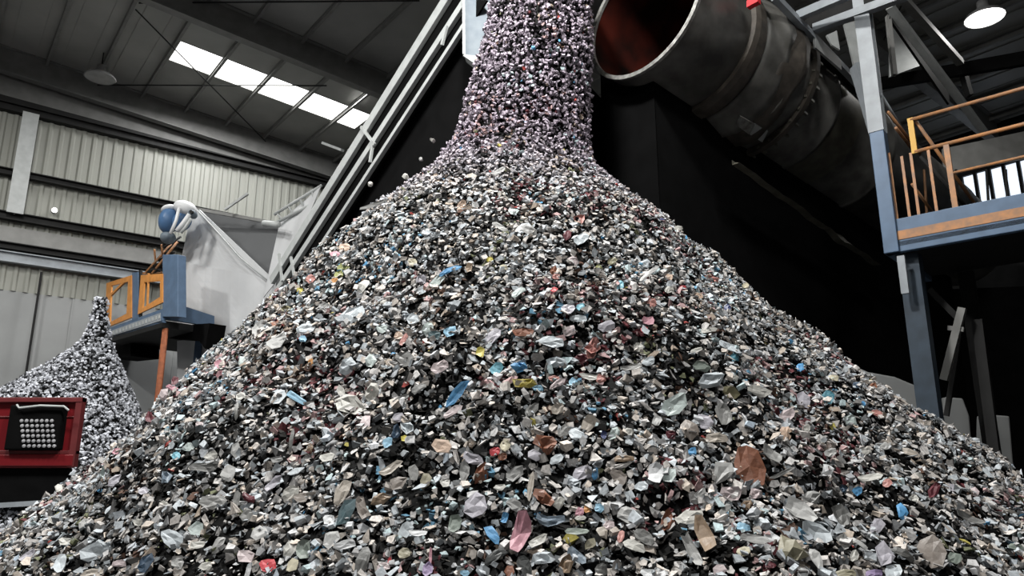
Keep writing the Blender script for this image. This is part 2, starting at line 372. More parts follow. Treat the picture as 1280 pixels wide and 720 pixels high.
# x y width height angle colour; "*" marks a crumpled piece, "=" names a piece that can be found at a glance
BIG = '''
650 667 50 23 72 pk =pink shard
937 583 54 36 -72 rb =large rust-brown slab
616 668 30 12 -55 bl =bright blue curl by the pink shard
631 648 14 9 80 bl
336 707 20 19 20 rd =bright red chip
432 640 40 19 60 dt =dark teal scrap
181 704 28 16 55 db =dark blue scrap in the lower left corner
820 592 25 18 85 wh =bright white chip
837 594 20 18 -20 mn =pale mint chip by the bright white one
593 632 34 28 50 lv =big lavender-grey plate
600 441 14 12 80 ye =round yellow disc
654 479 27 13 0 mu* =mustard yellow crumpled scrap
651 459 22 15 10 bl* =blue crumpled film above the mustard scrap
571 492 42 12 55 bl =long bright blue strip
621 461 17 13 50 cy
682 555 27 26 20 rb* =rust-brown crumpled wad
680 622 28 18 -30 rb* =rust-brown folded piece above the pink shard
602 590 27 19 75 rb* =rust-brown mottled lump
834 650 25 18 80 rb* =tall rust-brown chunk
881 671 46 20 -65 tn =long tan slab
867 691 48 14 -60 pg =long pale sliver beside the tan slab
862 645 36 20 10 ow =beige-white wedge
990 685 46 28 -60 kh* =khaki mottled slab
929 658 20 10 -20 sb =bright blue chip below the rust-brown slab
1072 614 13 12 40 bl =bright blue chip with a dark blue one beside it
1054 611 13 11 60 db*
1128 638 21 13 -70 bl =upright bright blue nugget
1035 496 18 15 70 te =teal nugget
1000 459 12 11 40 bl =blue nugget high on the right slope
890 475 34 19 15 bw* =pale sky-blue sheet
1166 689 44 30 -50 gb =grey-brown plate at the lower right
619 564 13 11 30 rd =small red chip
628 571 12 10 10 rb
534 712 21 14 85 pu =lilac scrap at the bottom
734 636 10 10 0 og =small orange bead
749 635 13 10 -20 sb
751 473 15 11 -20 sm =coral red scrap
652 415 30 13 5 rb* =red-brown patch of film
563 415 17 12 10 sb =sky blue chip
438 394 40 17 25 bw =folded bluish-white sheet high on the left
369 496 26 9 -30 sb =sky blue strip on the left slope
438 502 38 26 -20 ow* =jagged star-shaped white piece
463 490 26 18 60 ow*
844 506 34 24 40 mn =pale mint-grey plate
882 528 26 18 -60 lv
897 547 31 13 -5 bg
949 489 30 13 -20 ow =oblong off-white tag
741 434 20 18 60 sm* =red-pink wad
726 384 12 10 20 cy =cyan blue chip right of the centre
692 339 15 13 -60 rb* =red-brown wad under the stream
695 346 10 7 0 sm
775 356 14 9 80 cy =upright cyan chip
749 335 14 11 50 yg* =yellow-green wad
889 351 18 12 -10 sm* =coral wad near the right edge
424 343 12 8 20 yg =yellow-green chip high on the left
388 348 13 10 30 sm =salmon chip high on the left
562 337 30 6 22 bl =thin blue sliver
546 352 24 11 45 mn
724 274 14 12 -10 sm* =salmon wad in the stream's foot
827 277 10 10 0 nv =navy chip on the right edge
552 557 27 17 -5 pe =peach lump
498 522 14 12 0 lv
494 541 20 13 70 db* =dark blue crumpled scrap
506 548 10 8 -20 ye =yellow speck by the dark blue scrap
509 535 18 16 20 bw*
206 597 19 14 60 sl* =blue tuft on the left slope
117 691 30 21 30 bw
75 704 25 14 62 bw
33 667 15 13 60 ow
35 694 23 9 40 lv
68 650 17 10 0 ow
105 655 16 12 50 pg
83 677 17 10 -5 ow
172 653 12 10 0 ow
206 632 15 12 -30 ow
216 673 32 22 -25 bw =large bluish-white plate on the lower left
222 704 18 15 0 pg
149 704 19 10 5 pw
115 716 30 10 5 bg
133 682 21 14 20 bw*
134 590 24 18 20 mn*
179 613 13 9 20 lv
142 601 24 11 40 lv
73 610 11 10 45 ow
285 592 21 17 70 pg
266 627 33 17 10 mg =grey flat plate on the left
257 584 36 12 5 dg
342 604 26 10 42 lv
295 626 25 9 78 mg
362 616 24 15 35 ow
376 622 18 12 5 gb
427 615 34 17 65 bg =beige plate above the dark teal scrap
411 650 15 12 0 wh
246 662 21 18 40 mn
324 665 22 18 30 pg
247 681 20 9 5 ow
272 681 26 12 60 pg
363 685 24 16 50 ow
379 687 24 19 80 gg =grey-green chip on the lower left
365 707 20 14 50 cr
293 677 15 11 0 bg
431 681 28 12 12 wh
414 673 24 18 50 pg
308 644 19 14 60 mg
307 695 22 17 0 pw
312 623 17 12 -20 mr*
256 708 19 11 5 ow
476 624 23 19 -20 tn* =tan crumpled wad
454 636 32 14 -70 gb*
497 604 25 15 15 gb
488 586 32 10 32 bg
517 590 21 13 85 mg
532 601 21 14 70 kh
556 604 13 10 0 ow
580 590 27 13 82 pg
644 592 27 15 35 pg
507 662 22 16 55 bw
522 666 22 8 0 wh
568 656 23 17 75 gg
454 699 42 15 70 dg =long dark grey sliver at the bottom left
618 695 36 12 35 ch =dark charcoal strip left below the pink shard
538 697 24 4 88 pk
480 708 19 10 15 pw
487 702 10 6 80 rd
505 691 17 13 0 kh
581 716 13 8 0 sb
663 609 38 7 80 bg =narrow beige stick above the pink shard
699 628 19 12 65 ow
643 631 23 14 -25 pg
625 609 15 8 0 ow
729 590 26 17 10 lv
744 592 17 8 85 bl =blue tab on a lavender-grey piece
724 640 14 11 70 pk
726 647 15 6 0 ow
686 652 32 17 -5 sl*
672 677 26 11 28 ow
787 644 34 22 -35 pg =large pale grey oval plate
806 671 30 15 -35 mg
793 681 30 13 -20 ow
761 656 15 12 20 pw
752 664 18 12 -50 bg
776 670 17 9 70 sm
721 664 32 8 0 gg
774 597 24 16 -40 gb
802 608 19 13 10 bw
721 695 34 12 -38 sl =slate blue strip at the bottom
752 712 17 15 0 dg
656 708 28 17 -75 ch =charcoal shard below the pink shard
637 714 15 14 0 rb
707 704 25 19 70 tn*
678 697 28 15 5 bw*
810 716 19 10 0 wh
738 679 17 13 60 kh
903 590 32 24 60 pg* =mottled grey slab beside the rust-brown one
1001 638 44 20 -30 pg =long pale grey plate right of centre
1020 665 42 21 -28 bw =bluish-white plate on the lower right
965 672 20 13 -30 wh
944 674 36 11 -10 pg
874 619 28 11 48 pg
914 617 27 18 10 pw*
944 617 20 16 0 pw*
905 638 22 9 45 mg
884 627 13 10 10 ow
817 640 18 6 -60 pg
1035 588 19 13 80 wh
1013 623 23 17 20 pg*
929 689 17 12 0 cr
1020 697 28 13 -58 pg
1003 716 15 12 0 wh
963 706 13 9 0 mr
899 712 19 15 50 pw
934 630 17 13 0 tn*
977 592 38 5 25 mg
1096 658 22 17 60 lv
1052 644 29 18 -50 dg
1106 693 32 22 -60 lv =lavender-grey plate at the lower right
1117 714 22 16 0 bw
1194 697 17 14 0 gg
1068 695 15 11 70 ow
1055 677 22 14 -55 mg
1128 690 32 10 -30 dg
1211 648 36 8 -25 mg
1167 613 23 14 75 mr* =dark red crumpled scrap on the right
1190 609 18 8 -22 lv
1219 615 14 10 -50 pw
1148 596 15 12 0 ow
1087 597 32 10 8 ow
1110 603 12 10 40 sm
1143 623 13 9 -10 ow
1075 679 26 6 -35 pg
1236 700 15 10 -60 ow
1057 716 32 10 5 kh
1094 716 24 8 0 pu
1271 683 19 8 -10 gg
303 452 15 11 80 mn
274 456 13 12 0 pk =small pink scrap near the left edge of the heap
276 471 17 13 -60 mr*
216 485 22 6 -25 pk =thin pink strip on the left edge
218 476 13 10 40 mr
204 492 17 10 70 pw
187 522 15 10 60 mr
247 494 24 11 20 bw
302 496 13 12 0 ow
348 496 22 14 42 bw
235 559 15 11 0 mn
220 570 13 9 50 cy =cyan chip low on the left slope
264 570 17 10 20 ow
202 553 24 6 78 mg
295 562 21 12 80 pg
295 512 24 5 82 mg
146 564 13 8 15 pk
249 531 11 9 0 pw
346 574 17 8 10 pg
435 457 24 19 48 bw =pale bluish-white flap
463 450 18 13 55 mn
426 489 16 9 -70 ow
506 449 23 18 10 mg
484 553 15 13 30 sb
549 459 23 14 20 pw
566 514 26 9 32 pw
409 572 19 10 15 ow
457 527 21 12 75 pw
523 485 20 9 32 pg
502 498 22 7 22 mg
389 452 9 8 0 og =tiny orange chip on the left
387 560 13 8 80 tn
364 549 30 5 80 mg
588 572 19 14 -20 lv
673 485 13 8 -10 sb
693 473 15 8 0 sm
697 479 22 8 30 pw
736 471 24 7 -12 ow
726 448 19 13 5 mr*
739 443 14 11 0 sm
695 452 26 14 -5 bw*
697 511 19 13 20 bg
736 529 23 16 62 bg =beige flap in the middle of the heap
722 543 26 15 -32 bw
704 539 15 13 40 mg
769 541 20 15 20 mn*
755 544 10 8 80 nv
668 568 20 13 -30 lv
695 574 19 11 25 bw
592 574 26 13 -15 lv
811 452 18 11 20 bw
790 459 28 7 12 pg
786 539 13 10 0 ow
665 512 23 12 40 mg
716 477 11 10 0 sb
780 572 26 8 0 tn
632 557 15 13 50 cr
904 517 27 19 -75 mg =oval mid grey pebble-like chip
877 457 26 13 -10 gg
887 493 13 8 -5 ow
914 491 22 15 -42 ol
983 520 22 16 25 pw
983 541 19 13 -70 pe =peach chip on the right
1004 500 24 16 -50 lv
952 552 9 8 0 wh
865 564 13 10 15 bl =small blue chip below the mint-grey plate
965 568 30 13 -40 mg
862 535 25 19 -50 gb
839 543 15 11 -20 mr*
919 446 13 11 0 te
934 442 12 8 0 pw
1008 535 13 11 30 ow
936 465 20 7 -10 pw
918 472 11 8 0 ow
821 526 13 11 50 pg
1063 526 20 15 -30 mn
1108 557 14 11 20 pg
1041 472 17 9 5 cr
1071 481 13 8 0 db
1078 505 11 8 30 bl =small blue chip near the right edge
1118 504 11 9 0 pw
1174 549 21 13 -65 bw*
1155 530 18 9 -20 lv
1083 563 15 11 20 ow
1134 564 32 8 -15 bg
1038 566 17 11 10 pg
1026 549 15 11 -50 pg
1097 516 17 8 -20 sm
1091 483 11 9 0 rb
325 411 26 15 45 pg =grey slab at the heap's left edge
347 427 31 14 30 pg
380 411 24 14 15 bw
378 423 11 9 0 sb
419 318 13 8 0 pk
429 333 15 8 0 yg
417 351 13 6 20 og
375 363 9 8 0 ye =yellow speck high on the left
358 386 15 10 -10 ol*
454 356 18 11 52 ow
516 328 11 10 0 cr
527 349 15 12 20 lv
405 384 13 10 0 mg
516 399 18 13 40 bw
478 411 13 10 0 mn
483 378 15 8 5 ow
345 405 13 9 20 rb
498 419 11 10 0 pe
504 425 17 7 60 sm
629 335 11 8 0 cr
612 324 9 6 10 ye
648 364 20 8 32 mn
692 362 13 6 10 rd
716 325 15 10 -10 pw
724 398 22 10 -5 bw
710 386 17 12 0 lv
615 421 30 13 45 lv
543 419 17 11 -10 dt
689 427 36 13 -8 bw =flat pale blue-grey sheet in the centre
712 413 17 14 20 pw
535 411 17 13 60 mn
586 335 13 8 75 tn
765 327 13 8 30 ol
813 378 17 12 -10 sm
810 401 16 10 0 pk
806 412 10 8 0 rd =tiny red chip right of the centre
854 359 13 6 -15 rd
872 370 15 8 10 pe
835 347 13 10 0 pe
811 341 30 5 37 pg
759 407 24 14 20 lv
912 434 30 8 -28 bw
887 412 24 7 10 ow
837 362 13 8 5 ow
805 331 22 13 30 bw
866 329 11 7 0 gg
932 357 9 7 0 cr
910 384 9 8 0 nv
932 366 11 5 -10 bl =thin blue chip on the right edge
870 438 17 6 20 ow
798 434 13 11 0 ow
589 221 13 8 10 bg
622 215 22 6 25 pg
626 284 26 6 -35 mg
577 258 17 11 75 pe
431 309 15 10 5 pe
468 256 38 5 20 dg =thin dark stick jutting from the left edge
655 285 18 11 20 bw
642 264 13 8 0 mn
661 287 25 11 -30 pg
726 299 18 11 25 bw =pale bluish chip under the salmon wad
709 293 13 10 60 mr
848 285 14 6 0 ow
'''
def shape_word(w, h):
    r = w/max(h, 1)
    return 'sliver' if r > 3 else 'strip' if r > 2.1 else 'flake' if r > 1.35 else 'chip'
def size_word(a): return 'large' if a > 480 else 'medium-sized' if a > 230 else 'small' if a > 110 else 'tiny'
items = []
for ln in BIG.strip().split('\n'):
    head, _, lm = ln.partition('='); q = head.split()
    items.append([float(t) for t in q[:5]] + [q[5].rstrip('*'), q[5].endswith('*'), lm.strip()])
marks = [it for it in items if it[7]]
used = set()
def where(it, m):
    dx, dy = it[0]-m[0], it[1]-m[1]; d = math.hypot(dx, dy); a = math.degrees(math.atan2(-dy, dx)) % 360
    w = ['right of', 'up and right of', 'above', 'up and left of', 'left of', 'down and left of', 'below', 'down and right of'][int((a+22.5)//45) % 8]
    return ('just ' if d < 32 else 'a little way ' if d < 70 else 'farther ') + w
def make_label(it):
    w, h, c, cr, lm = it[2], it[3], it[5], it[6], it[7]
    near = sorted((m for m in marks if m is not it), key=lambda m: math.hypot(m[0]-it[0], m[1]-it[1]))
    if lm:
        t = lm + ' of plastic, ' + where(it, near[0]) + ' the ' + near[0][7]
        t = ' '.join(t.split()[:16])
        if len((lm + ' of plastic, ' + where(it, near[0]) + ' the ' + near[0][7]).split()) > 16: t = lm + ' lying on the main heap'
        if t not in used: return t
    base = size_word(w*h) + ' ' + CC[c][1] + (' crumpled' if cr else '') + ' ' + shape_word(w, h)
    for m in near[:8]:
        t = base + ' ' + where(it, m) + ' the ' + m[7]
        if len(t.split()) <= 16 and t not in used: return t
    return base + ' near the ' + near[0][7]
BIGP = []
mats = {}
for k, (rgb, w) in CC.items():
    lum = sum(rgb)/3; rgb = tuple(.86*(c*.84+lum*.16) for c in rgb);
    mats[k] = mat(w.replace(' ', '_').replace('-', '_') + '_plastic', rgb, .45, var=.22, scale=22, bump=.25, spec=.35)
def big_flake(it):
    x, y, w, h, ang, c, cr, lm = it
    r = ray(x, y).normalized()
    loc, nrm, _, _ = MAIN.bvh.ray_cast(CAM, r)
    for dx, dy in ((6, 6), (-6, 6), (14, 8), (-14, 8), (24, 12), (-24, 12), (40, 20), (-40, 20)):
        if loc is not None: break
        loc, nrm, _, _ = MAIN.bvh.ray_cast(CAM, ray(x+dx, y+dy).normalized())
    if nrm.dot(r) > 0: nrm = -nrm
    rad = math.hypot(loc.x-.4, loc.y-12)
    lift = .055 + .0016*max(w, h)
    c0 = loc - r*lift/max(.35, abs(nrm.dot(r)))*.8
    rn = random.Random(int(x*7+y*131))
    n = (nrm*.75 + (-r)*.55 + Vector((rn.uniform(-.22, .22), rn.uniform(-.1, .1), rn.uniform(-.1, .28)))).normalized()
    ca, sa = math.cos(math.radians(ang)), math.sin(math.radians(ang))
    k = rn.choice((6, 7, 8, 9)) if w/h < 2.2 else 8
    out = []
    for i in range(k):
        t = 2*PI*(i+rn.uniform(-.28, .28))/k
        e = .75; cx, sy = math.cos(t), math.sin(t)
        sq = (abs(cx)**3+abs(sy)**3)**(-1/3)              # towards a squarish outline
        f = sq*rn.uniform(.80, 1.10)*.52*(rn.uniform(.7, 1.15) if cr else 1)
        out.append((cx*w*f, sy*h*f))
    def at(px, py):
        X, Y = x + px*ca - py*sa, y - (px*sa + py*ca)
        return on_plane(X, Y, c0, n)
    L = (at(w*.5, 0)-at(-w*.5, 0)).length; H_ = (at(0, h*.5)-at(0, -h*.5)).length
    amp = (.05 if not cr else .17)*min(L, H_)
    th = max(.004, .05*min(L, H_))
    bend = rn.uniform(-.16, .16)*L
    vs = []
    for s in (1.0, .58):
        for (px, py) in out:
            q = px*2/w
            vs.append(at(px*s, py*s) + n*(bend*(q*s)**2 + rn.uniform(-amp, amp)))
    vs.append(at(0, 0) + n*rn.uniform(-amp, amp))
    m = len(vs); vs += [p - n*th for p in vs]
    fs = []
    for o, fl in ((0, 1), (m, -1)):
        for i in range(k):
            j = (i+1) % k
            fs.append(((o+i, o+j, o+k+j, o+k+i)[::fl])); fs.append(((o+k+i, o+k+j, o+2*k)[::fl]))
    for i in range(k):
        j = (i+1) % k; fs.append((i, i+m, j+m, j))
    b = MB(); b.add([p-c0 for p in vs], fs)
    nm = 'plastic_strip' if w/h > 2.1 else 'plastic_flake'
    ob = b.build(nm, mats[c]); ob.location = c0
    lb = make_label(it); used.add(lb)
    tag(ob, lb, 'plastic scrap', 'loose plastic flakes and strips on the main heap')
    BIGP.append((c0, max(L, H_)*.5, min(L, H_)*.5, n))
    return ob
for it in items: big_flake(it)
# ---- the small chips of the main heap
def make_main(N):
    pt, nr = MAIN.sample(N)
    z = pt[:, 2]; lil = np.clip((z-5.2)/1.6, 0, 1)
    rr = RNG.random(N)
    size = np.exp(RNG.normal(size=N)*.45)*.050
    size = np.where(rr > .985, size*1.9, size)
    size = size*(1-lil) + lil*RNG.uniform(.045, .082, N)
    size = np.clip(size, .022, .105)
    keep = np.ones(N, bool)
    for c0, a, b_, n in BIGP:
        d = pt-np.array(c0); n_ = np.array(n); along = d@n_
        q = d-along[:, None]*n_; keep &= ~((np.linalg.norm(q, axis=1) < (a+b_)*.42) & (along > -.05) & (along < .3))
    pt, nr, size, lil = pt[keep], nr[keep], size[keep], lil[keep]
    col = chip_colours(pt, lil)
    bright = np.clip(col.mean(1)/.4, 0, 1)                # dark chips sink between pale ones, standing in for the shade in gaps
    pt = pt + nr*(RNG.uniform(-.03, .03, len(pt)) + bright*RNG.uniform(.0, .06, len(pt)))[:, None]
    tilt = .42*(1-lil)+.9*lil
    # chips of the slope lie flat on it; crumbs of the stream are round
    out = []
    for mask, pf, th in ((lil < .5, .62, .25), (lil >= .5, .18, .55)):
        out.append(chips(pt[mask], nr[mask], size[mask], col[mask], tilt[mask], pf, th))
    (Va, La, Sa, Ca), (Vb, Lb, Sb, Cb) = out
    return np.concatenate([Va, Vb]), np.concatenate([La, Lb+len(Va)]), np.concatenate([Sa, Sb]), np.concatenate([Ca, Cb])
o = stuff_mesh('shredded_plastic', MAIN, *make_main(215000))
tag(o, 'huge grey heap of shredded mixed plastic with its falling stream', 'shredded plastic', kind='stuff')
pt, nr = FAR.sample(34000); N = len(pt)
pt += nr*RNG.uniform(-.01, .05, N)[:, None]
t = RNG.random(N); g = RNG.random(N); val = np.where(t < .6, .50+.3*g, np.where(t < .8, .14+.15*g, .03+.05*g))
col = np.stack([val*.95, val*.98, val*1.06], 1)
o = stuff_mesh('shredded_crumbs', FAR, *chips(pt, nr, RNG.uniform(.05, .10, N), col, np.full(N, .9), .2, .5))
tag(o, 'smaller bluish-grey heap of crumbs below the left platform', 'shredded plastic', kind='stuff')
# crumbs in mid air and beside the stream
for (x, y, s, lb) in ((541, 175, .11, 'crumb caught in mid air left of the stream, highest of the loose ones'), (526, 199, .08, 'falling crumb beside the stream, second highest of the loose ones'),
                      (507, 221, .13, 'largest pale crumb flying in front of the black panel'), (463, 230, .10, 'lowest flying crumb, nearest to the pale conveyor beams')):
    c0 = P(x, y, 11.9); b = MB(); bm = []
    rn = random.Random(x); n1 = 8
    vs = [(0, 0, s*.42)] + [(s*.5*math.cos(k*PI/4)*rn.uniform(.8, 1.2), s*.5*math.sin(k*PI/4)*rn.uniform(.7, 1.1), s*rn.uniform(-.12, .18)) for k in range(8)] + [(0, 0, -s*.38)]
    b.add(vs, [(0, 1+k, 1+(k+1) % 8) for k in range(8)] + [(9, 1+(k+1) % 8, 1+k) for k in range(8)])
    ob = b.build('plastic_crumb', mats['ow' if x != 526 else 'pg']); ob.location = c0; ob.rotation_euler = (rn.uniform(0, 3), .5, .3)
    tag(ob, lb, 'plastic crumb', 'crumbs flying off the stream')
# ------------------------------------------------------------------ drum
dax = Vector((math.sin(math.radians(50))*math.cos(math.radians(7)), math.cos(math.radians(50))*math.cos(math.radians(7)), -math.sin(math.radians(7))))
DR = 1.30; dc = P(803, 14, 12.3)
drum = thing('rotary_drum', dc, 'huge worn grey steel drum with an open end beside the falling stream', 'drum')
b = MB(); b.lathe(dc, dax, [(.02, DR), (.02, DR-.03), (.02, DR-.035), (3.0, DR-.035), (14, DR-.035)], 72)
b.lathe(dc, dax, [(.02, DR), (2.3, DR), (2.3, DR-.03)], 72); b.build('front_sleeve', M['drum'], drum, smooth=False)
for p in drum.children: p.data.polygons.foreach_set('use_smooth', [True]*len(p.data.polygons))
b = MB(); b.lathe(dc, dax, [(0, DR+.03), (.06, DR+.03), (.06, DR-.05), (0, DR-.05)], 72, close=True); b.build('mouth_rim', M['rim'], drum)
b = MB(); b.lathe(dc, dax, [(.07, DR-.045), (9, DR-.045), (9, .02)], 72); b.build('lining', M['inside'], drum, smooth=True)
b = MB(); b.lathe(dc, dax, [(1.5, DR+.002), (1.5, DR+.10), (1.62, DR+.13), (1.80, DR+.13), (1.84, DR+.07), (1.9, DR+.07), (1.92, DR+.002)], 72); b.build('riding_ring', M['band'], drum)
# torn flexible collar: overlapping skirts
for (t0_, t1_, r0, r1, ph, nm) in ((1.95, 2.55, DR+.03, DR+.20, .3, 'drum'), (2.35, 2.95, DR+.12, DR+.26, 1.7, 'band'), (2.75, 3.35, DR+.20, DR+.12, 3.1, 'drum')):
    vs = []; n = 72
    x_ = dax.cross(Vector((0, 0, 1))).normalized(); y_ = x_.cross(dax)
    for i in range(6):
        f = i/5
        for k in range(n):
            a = 2*PI*k/n; w = .05*math.sin(3*a+ph)*f + .025*math.sin(7*a+ph*2)*f + .015*math.sin(17*a)*f
            tt = t0_+(t1_-t0_)*f + (.05*math.sin(5*a+ph)+.03*math.sin(13*a))*(f == 1)
            rr = r0+(r1-r0)*f + w*.6
            vs.append(dc + dax*tt + x_*(rr*math.cos(a)) + y_*(rr*math.sin(a)))
    b = MB(); b.add(vs, [(i*n+k, i*n+(k+1) % n, (i+1)*n+(k+1) % n, (i+1)*n+k) for i in range(5) for k in range(n)])
    o = b.build('collar', M[nm], drum, smooth=True); sm = o.modifiers.new('thickness', 'SOLIDIFY'); sm.thickness = .02
b = MB(); b.lathe(dc, dax, [(3.3, DR+.0), (3.3, DR+.27), (3.42, DR+.27), (3.42, DR+.16), (3.5, DR+.16), (3.5, DR)], 72); b.build('flange', M['band'], drum)
b = MB()
for k in range(36):
    a = 2*PI*k/36; q = dc + dax*3.28 + x_*((DR+.21)*math.cos(a)) + y_*((DR+.21)*math.sin(a)); b.beam(q, q+dax*.3, .05, .05)
b.build('flange_bolt', M['band2'], drum)['kind'] = 'stuff'
b = MB(); b.lathe(dc, dax, [(3.45, DR), (4.6, DR), (4.6, DR+.03), (4.7, DR+.03), (4.7, DR)], 72); b.lathe(dc, dax, [(5.6, DR), (7.0, DR), (7.0, DR+.05), (7.15, DR+.05), (7.15, DR), (12, DR), (12, .05)], 72)
b.build('barrel', M['drum'], drum, smooth=True)
b = MB(); b.lathe(dc, dax, [(4.7, DR+.012), (5.6, DR+.012)], 72); b.build('wear_band', M['band2'], drum, smooth=True)
# two pale plates bolted on the sleeve and a red tag
def on_drum(px, py, extra=.0):
    """point of the drum's skin seen at (px, py)"""
    r = ray(px, py); o_ = CAM-dc; rd = r - dax*r.dot(dax); od = o_ - dax*o_.dot(dax)
    A_, B_, C_ = rd.dot(rd), 2*rd.dot(od), od.dot(od)-(DR+extra)**2; D_ = B_*B_-4*A_*C_
    t = (-B_-math.sqrt(max(D_, 0)))/(2*A_); q = CAM+r*t; nn = (q-dc-dax*(q-dc).dot(dax)).normalized(); return q, nn
for quad, nm, m in ((((925, 145), (943, 155), (936, 168), (920, 156)), 'number_plate', 'rim'), (((944, 155), (960, 164), (953, 178), (937, 168)), 'number_plate', 'lgrey')):
    pts = [on_drum(px, py, .24) for px, py in quad]; b = MB(); b.slab([q for q, _ in pts], pts[0][1]*-.03); o = b.build('inspection_plate', M[m], drum)
q, nn = on_drum(942, 3, .26); b = MB(); b.beam(q-dax*.05, q+dax*.05, .14, .22, nn); b.build('warning_tag', M['redtag'], drum)
# ledge under the drum
pA, pB = P(915, 203, 12.9), P(1092, 330, 16.4)
b = MB(); n = 30; vs = []
dd = (pB-pA)
for i in range(n+1):
    f = i/n; c = pA+dd*f; w = .05+.035*noise.noise(Vector((f*9, 1, 2)))+.05*max(0, math.sin(f*6.2+3.6))**4
    j = Vector((0, 0, .05*noise.noise(Vector((f*14, 5, 2)))))
    vs += [c+j+Vector((0, 0, w)), c+j-Vector((0, 0, w)), c+j-Vector((-.1, .12, w)), c+j+Vector((.1, .12, w))]
fs = [(4*i+k, 4*i+(k+1) % 4, 4*i+4+(k+1) % 4, 4*i+4+k) for i in range(n) for k in range(4)] + [(0, 1, 2, 3), (4*n+3, 4*n+2, 4*n+1, 4*n)]
b.add(vs, fs); tag(b.build('support_rail', M['band2']), 'dull grey rail caked with dust running down below the drum', 'rail')
# ------------------------------------------------------------------ black panels added as the shade behind the heap
def panel(name, pts, off, label, m='black', ribs=()):
    t = thing(name, pts[0], label, 'panel'); b = MB(); b.slab(pts, off); b.build('sheet', M[m], t)
    b = MB()
    for a, c in ribs: b.beam(a, c, .08, .06, Vector(off).normalized())
    if ribs: b.build('stiffener', M['black'], t)
    return t
cT, cB = P(586, -8, 13.3), P(322, 400, 19.3)
cd = (cB-cT)
L0 = cT - cd*.12; L1 = cB + cd*.02
g = lambda p, z=0: Vector((p.x, p.y, z))
nrm = Vector((cd.y, -cd.x, 0)).normalized()
if nrm.x < 0: nrm = -nrm
dn = Vector((0, 0, -.35))
t = panel('side_shade_panel', [g(L0), g(L1), L1+dn, L0+dn], nrm*.06, 'tall added black panel standing in for the shade below the inclined conveyor', ribs=[(g(cT+cd*f)+nrm*.09, cT+cd*f+dn+nrm*.09+Vector((0, 0, -.3))) for f in (.15, .35, .55, .75)])
e0 = Vector((cT.x+.0, 13.45, 0)); e1 = Vector((1.15, 13.6, 0)); e2 = Vector((3.6, 13.75, 0)); db_ = dc.z-DR-.15
b0 = dc + dax*.22; b1 = dc + dax*13
panel('back_shade_panel', [e0, e2, Vector((e2.x, e2.y, (dc+dax*2.2).z-DR-.1)), Vector((e1.x+.75, e1.y, db_+.2)), Vector((e1.x+.35, e1.y, dc.z-.75)), Vector((e1.x, e1.y, dc.z-.5)), Vector((e1.x, e1.y, 12.6)), Vector((e0.x, e0.y, 12.6))], (0, .06, 0), 'added black panel standing in for the shade behind the falling stream')
panel('side_shade_panel', [g(b0), g(b1), b1+Vector((0, 0, -DR+.06)), b0+Vector((0, 0, -DR+.02))], (.05, .05, 0), 'long added black panel standing in for the shade below the drum')
sx = Vector((-dax.y, dax.x, 0)).normalized(); arc = [b0 + sx*((DR-.01)*math.sin(a)) - Vector((0, 0, (DR-.01)*math.cos(a))) for a in [k*PI/2/10 for k in range(11)]]
panel('apron_shade_panel', [g(b0), *arc, g(arc[-1])], dax*.03, 'added black shade panel below the mouth of the drum, right of the stream')
# black wall added to stand in for the deep shade under the walkway
panel('walkway_shade_panel', [Vector((11.0, 21, 0)), Vector((34, 14, 0)), Vector((34, 14, 6.2)), Vector((11.0, 21, 6.8))], (.1, .3, 0), 'added black panel standing in for the shade beneath the right walkway')
# ------------------------------------------------------------------ inclined conveyor
conv = thing('inclined_conveyor', cB, 'inclined conveyor with three long pale grey side beams rising to the chute', 'conveyor')
def cpl(x, y): return on_plane(x, y, P(570, 0, 13.2), nrm)
def cbeam(name, t, bt, w, h, m, ext=.15):
    a, c = cpl(*t), cpl(*bt); a2 = a-(c-a)*ext; c2 = c+(c-a)*.06
    b = MB(); b.beam(a2, c2, h, w, nrm); b.build(name, M[m], conv, bevel=.01)
cbeam('upper_beam', (558, 0), (350, 335), .10, .235, 'lgrey')
cbeam('middle_beam', (583, 0), (353, 354), .10, .16, 'lgrey')
cbeam('lower_beam', (583, 29), (364, 366), .10, .10, 'lgrey', 0)
for a, c in (((455, 160), (472, 182)), ((470, 178), (466, 204)), ((562, 34), (556, 58)), ((352, 318), (356, 352)), ((367, 322), (372, 350))):
    b = MB(); b.beam(cpl(*a)-nrm*.07, cpl(*c)-nrm*.07, .06, .05, nrm); b.build('bracket', M['lgrey'], conv)
q = [cpl(562, -2), cpl(606, -2), cpl(366, 368), cpl(350, 340)]
b = MB(); b.slab([p+nrm*.06 for p in q], nrm*.04); b.build('side_plate', M['black'], conv)
a1, c1 = cpl(586, 0), cpl(360, 360)
b = MB(); b.beam(a1+nrm*.5, c1+nrm*.5, .12, .7, nrm); b.build('belt', M['black'], conv)
# chute plate behind the stream
ch = thing('discharge_chute', P(600, 60, 12.9), 'pale blue steel discharge chute behind the top of the stream', 'chute')
q = [P(x, y, 12.85) for x, y in ((579, -70), (580, 68), (597, 80), (690, 80), (700, -70))]
b = MB(); b.slab(q, (0, .05, 0)); b.build('front_plate', M['pblue'], ch)
q = [P(597, 80, 12.84), P(580, 68, 12.84), P(583, 76, 13.15), P(600, 90, 13.15), P(690, 90, 13.15), P(690, 80, 12.84)]
b = MB(); b.slab(q, (0, 0, -.03)); b.build('bottom_lip', M['lgrey'], ch)
b = MB(); b.beam(P(579, -70, 12.82), P(580, 68, 12.82), .05, .04, Vector((0, 1, 0))); b.beam(P(580, 69, 12.82), P(597, 80.5, 12.82), .05, .04, Vector((0, 1, 0))); b.build('edge_strip', M['lgrey'], ch)
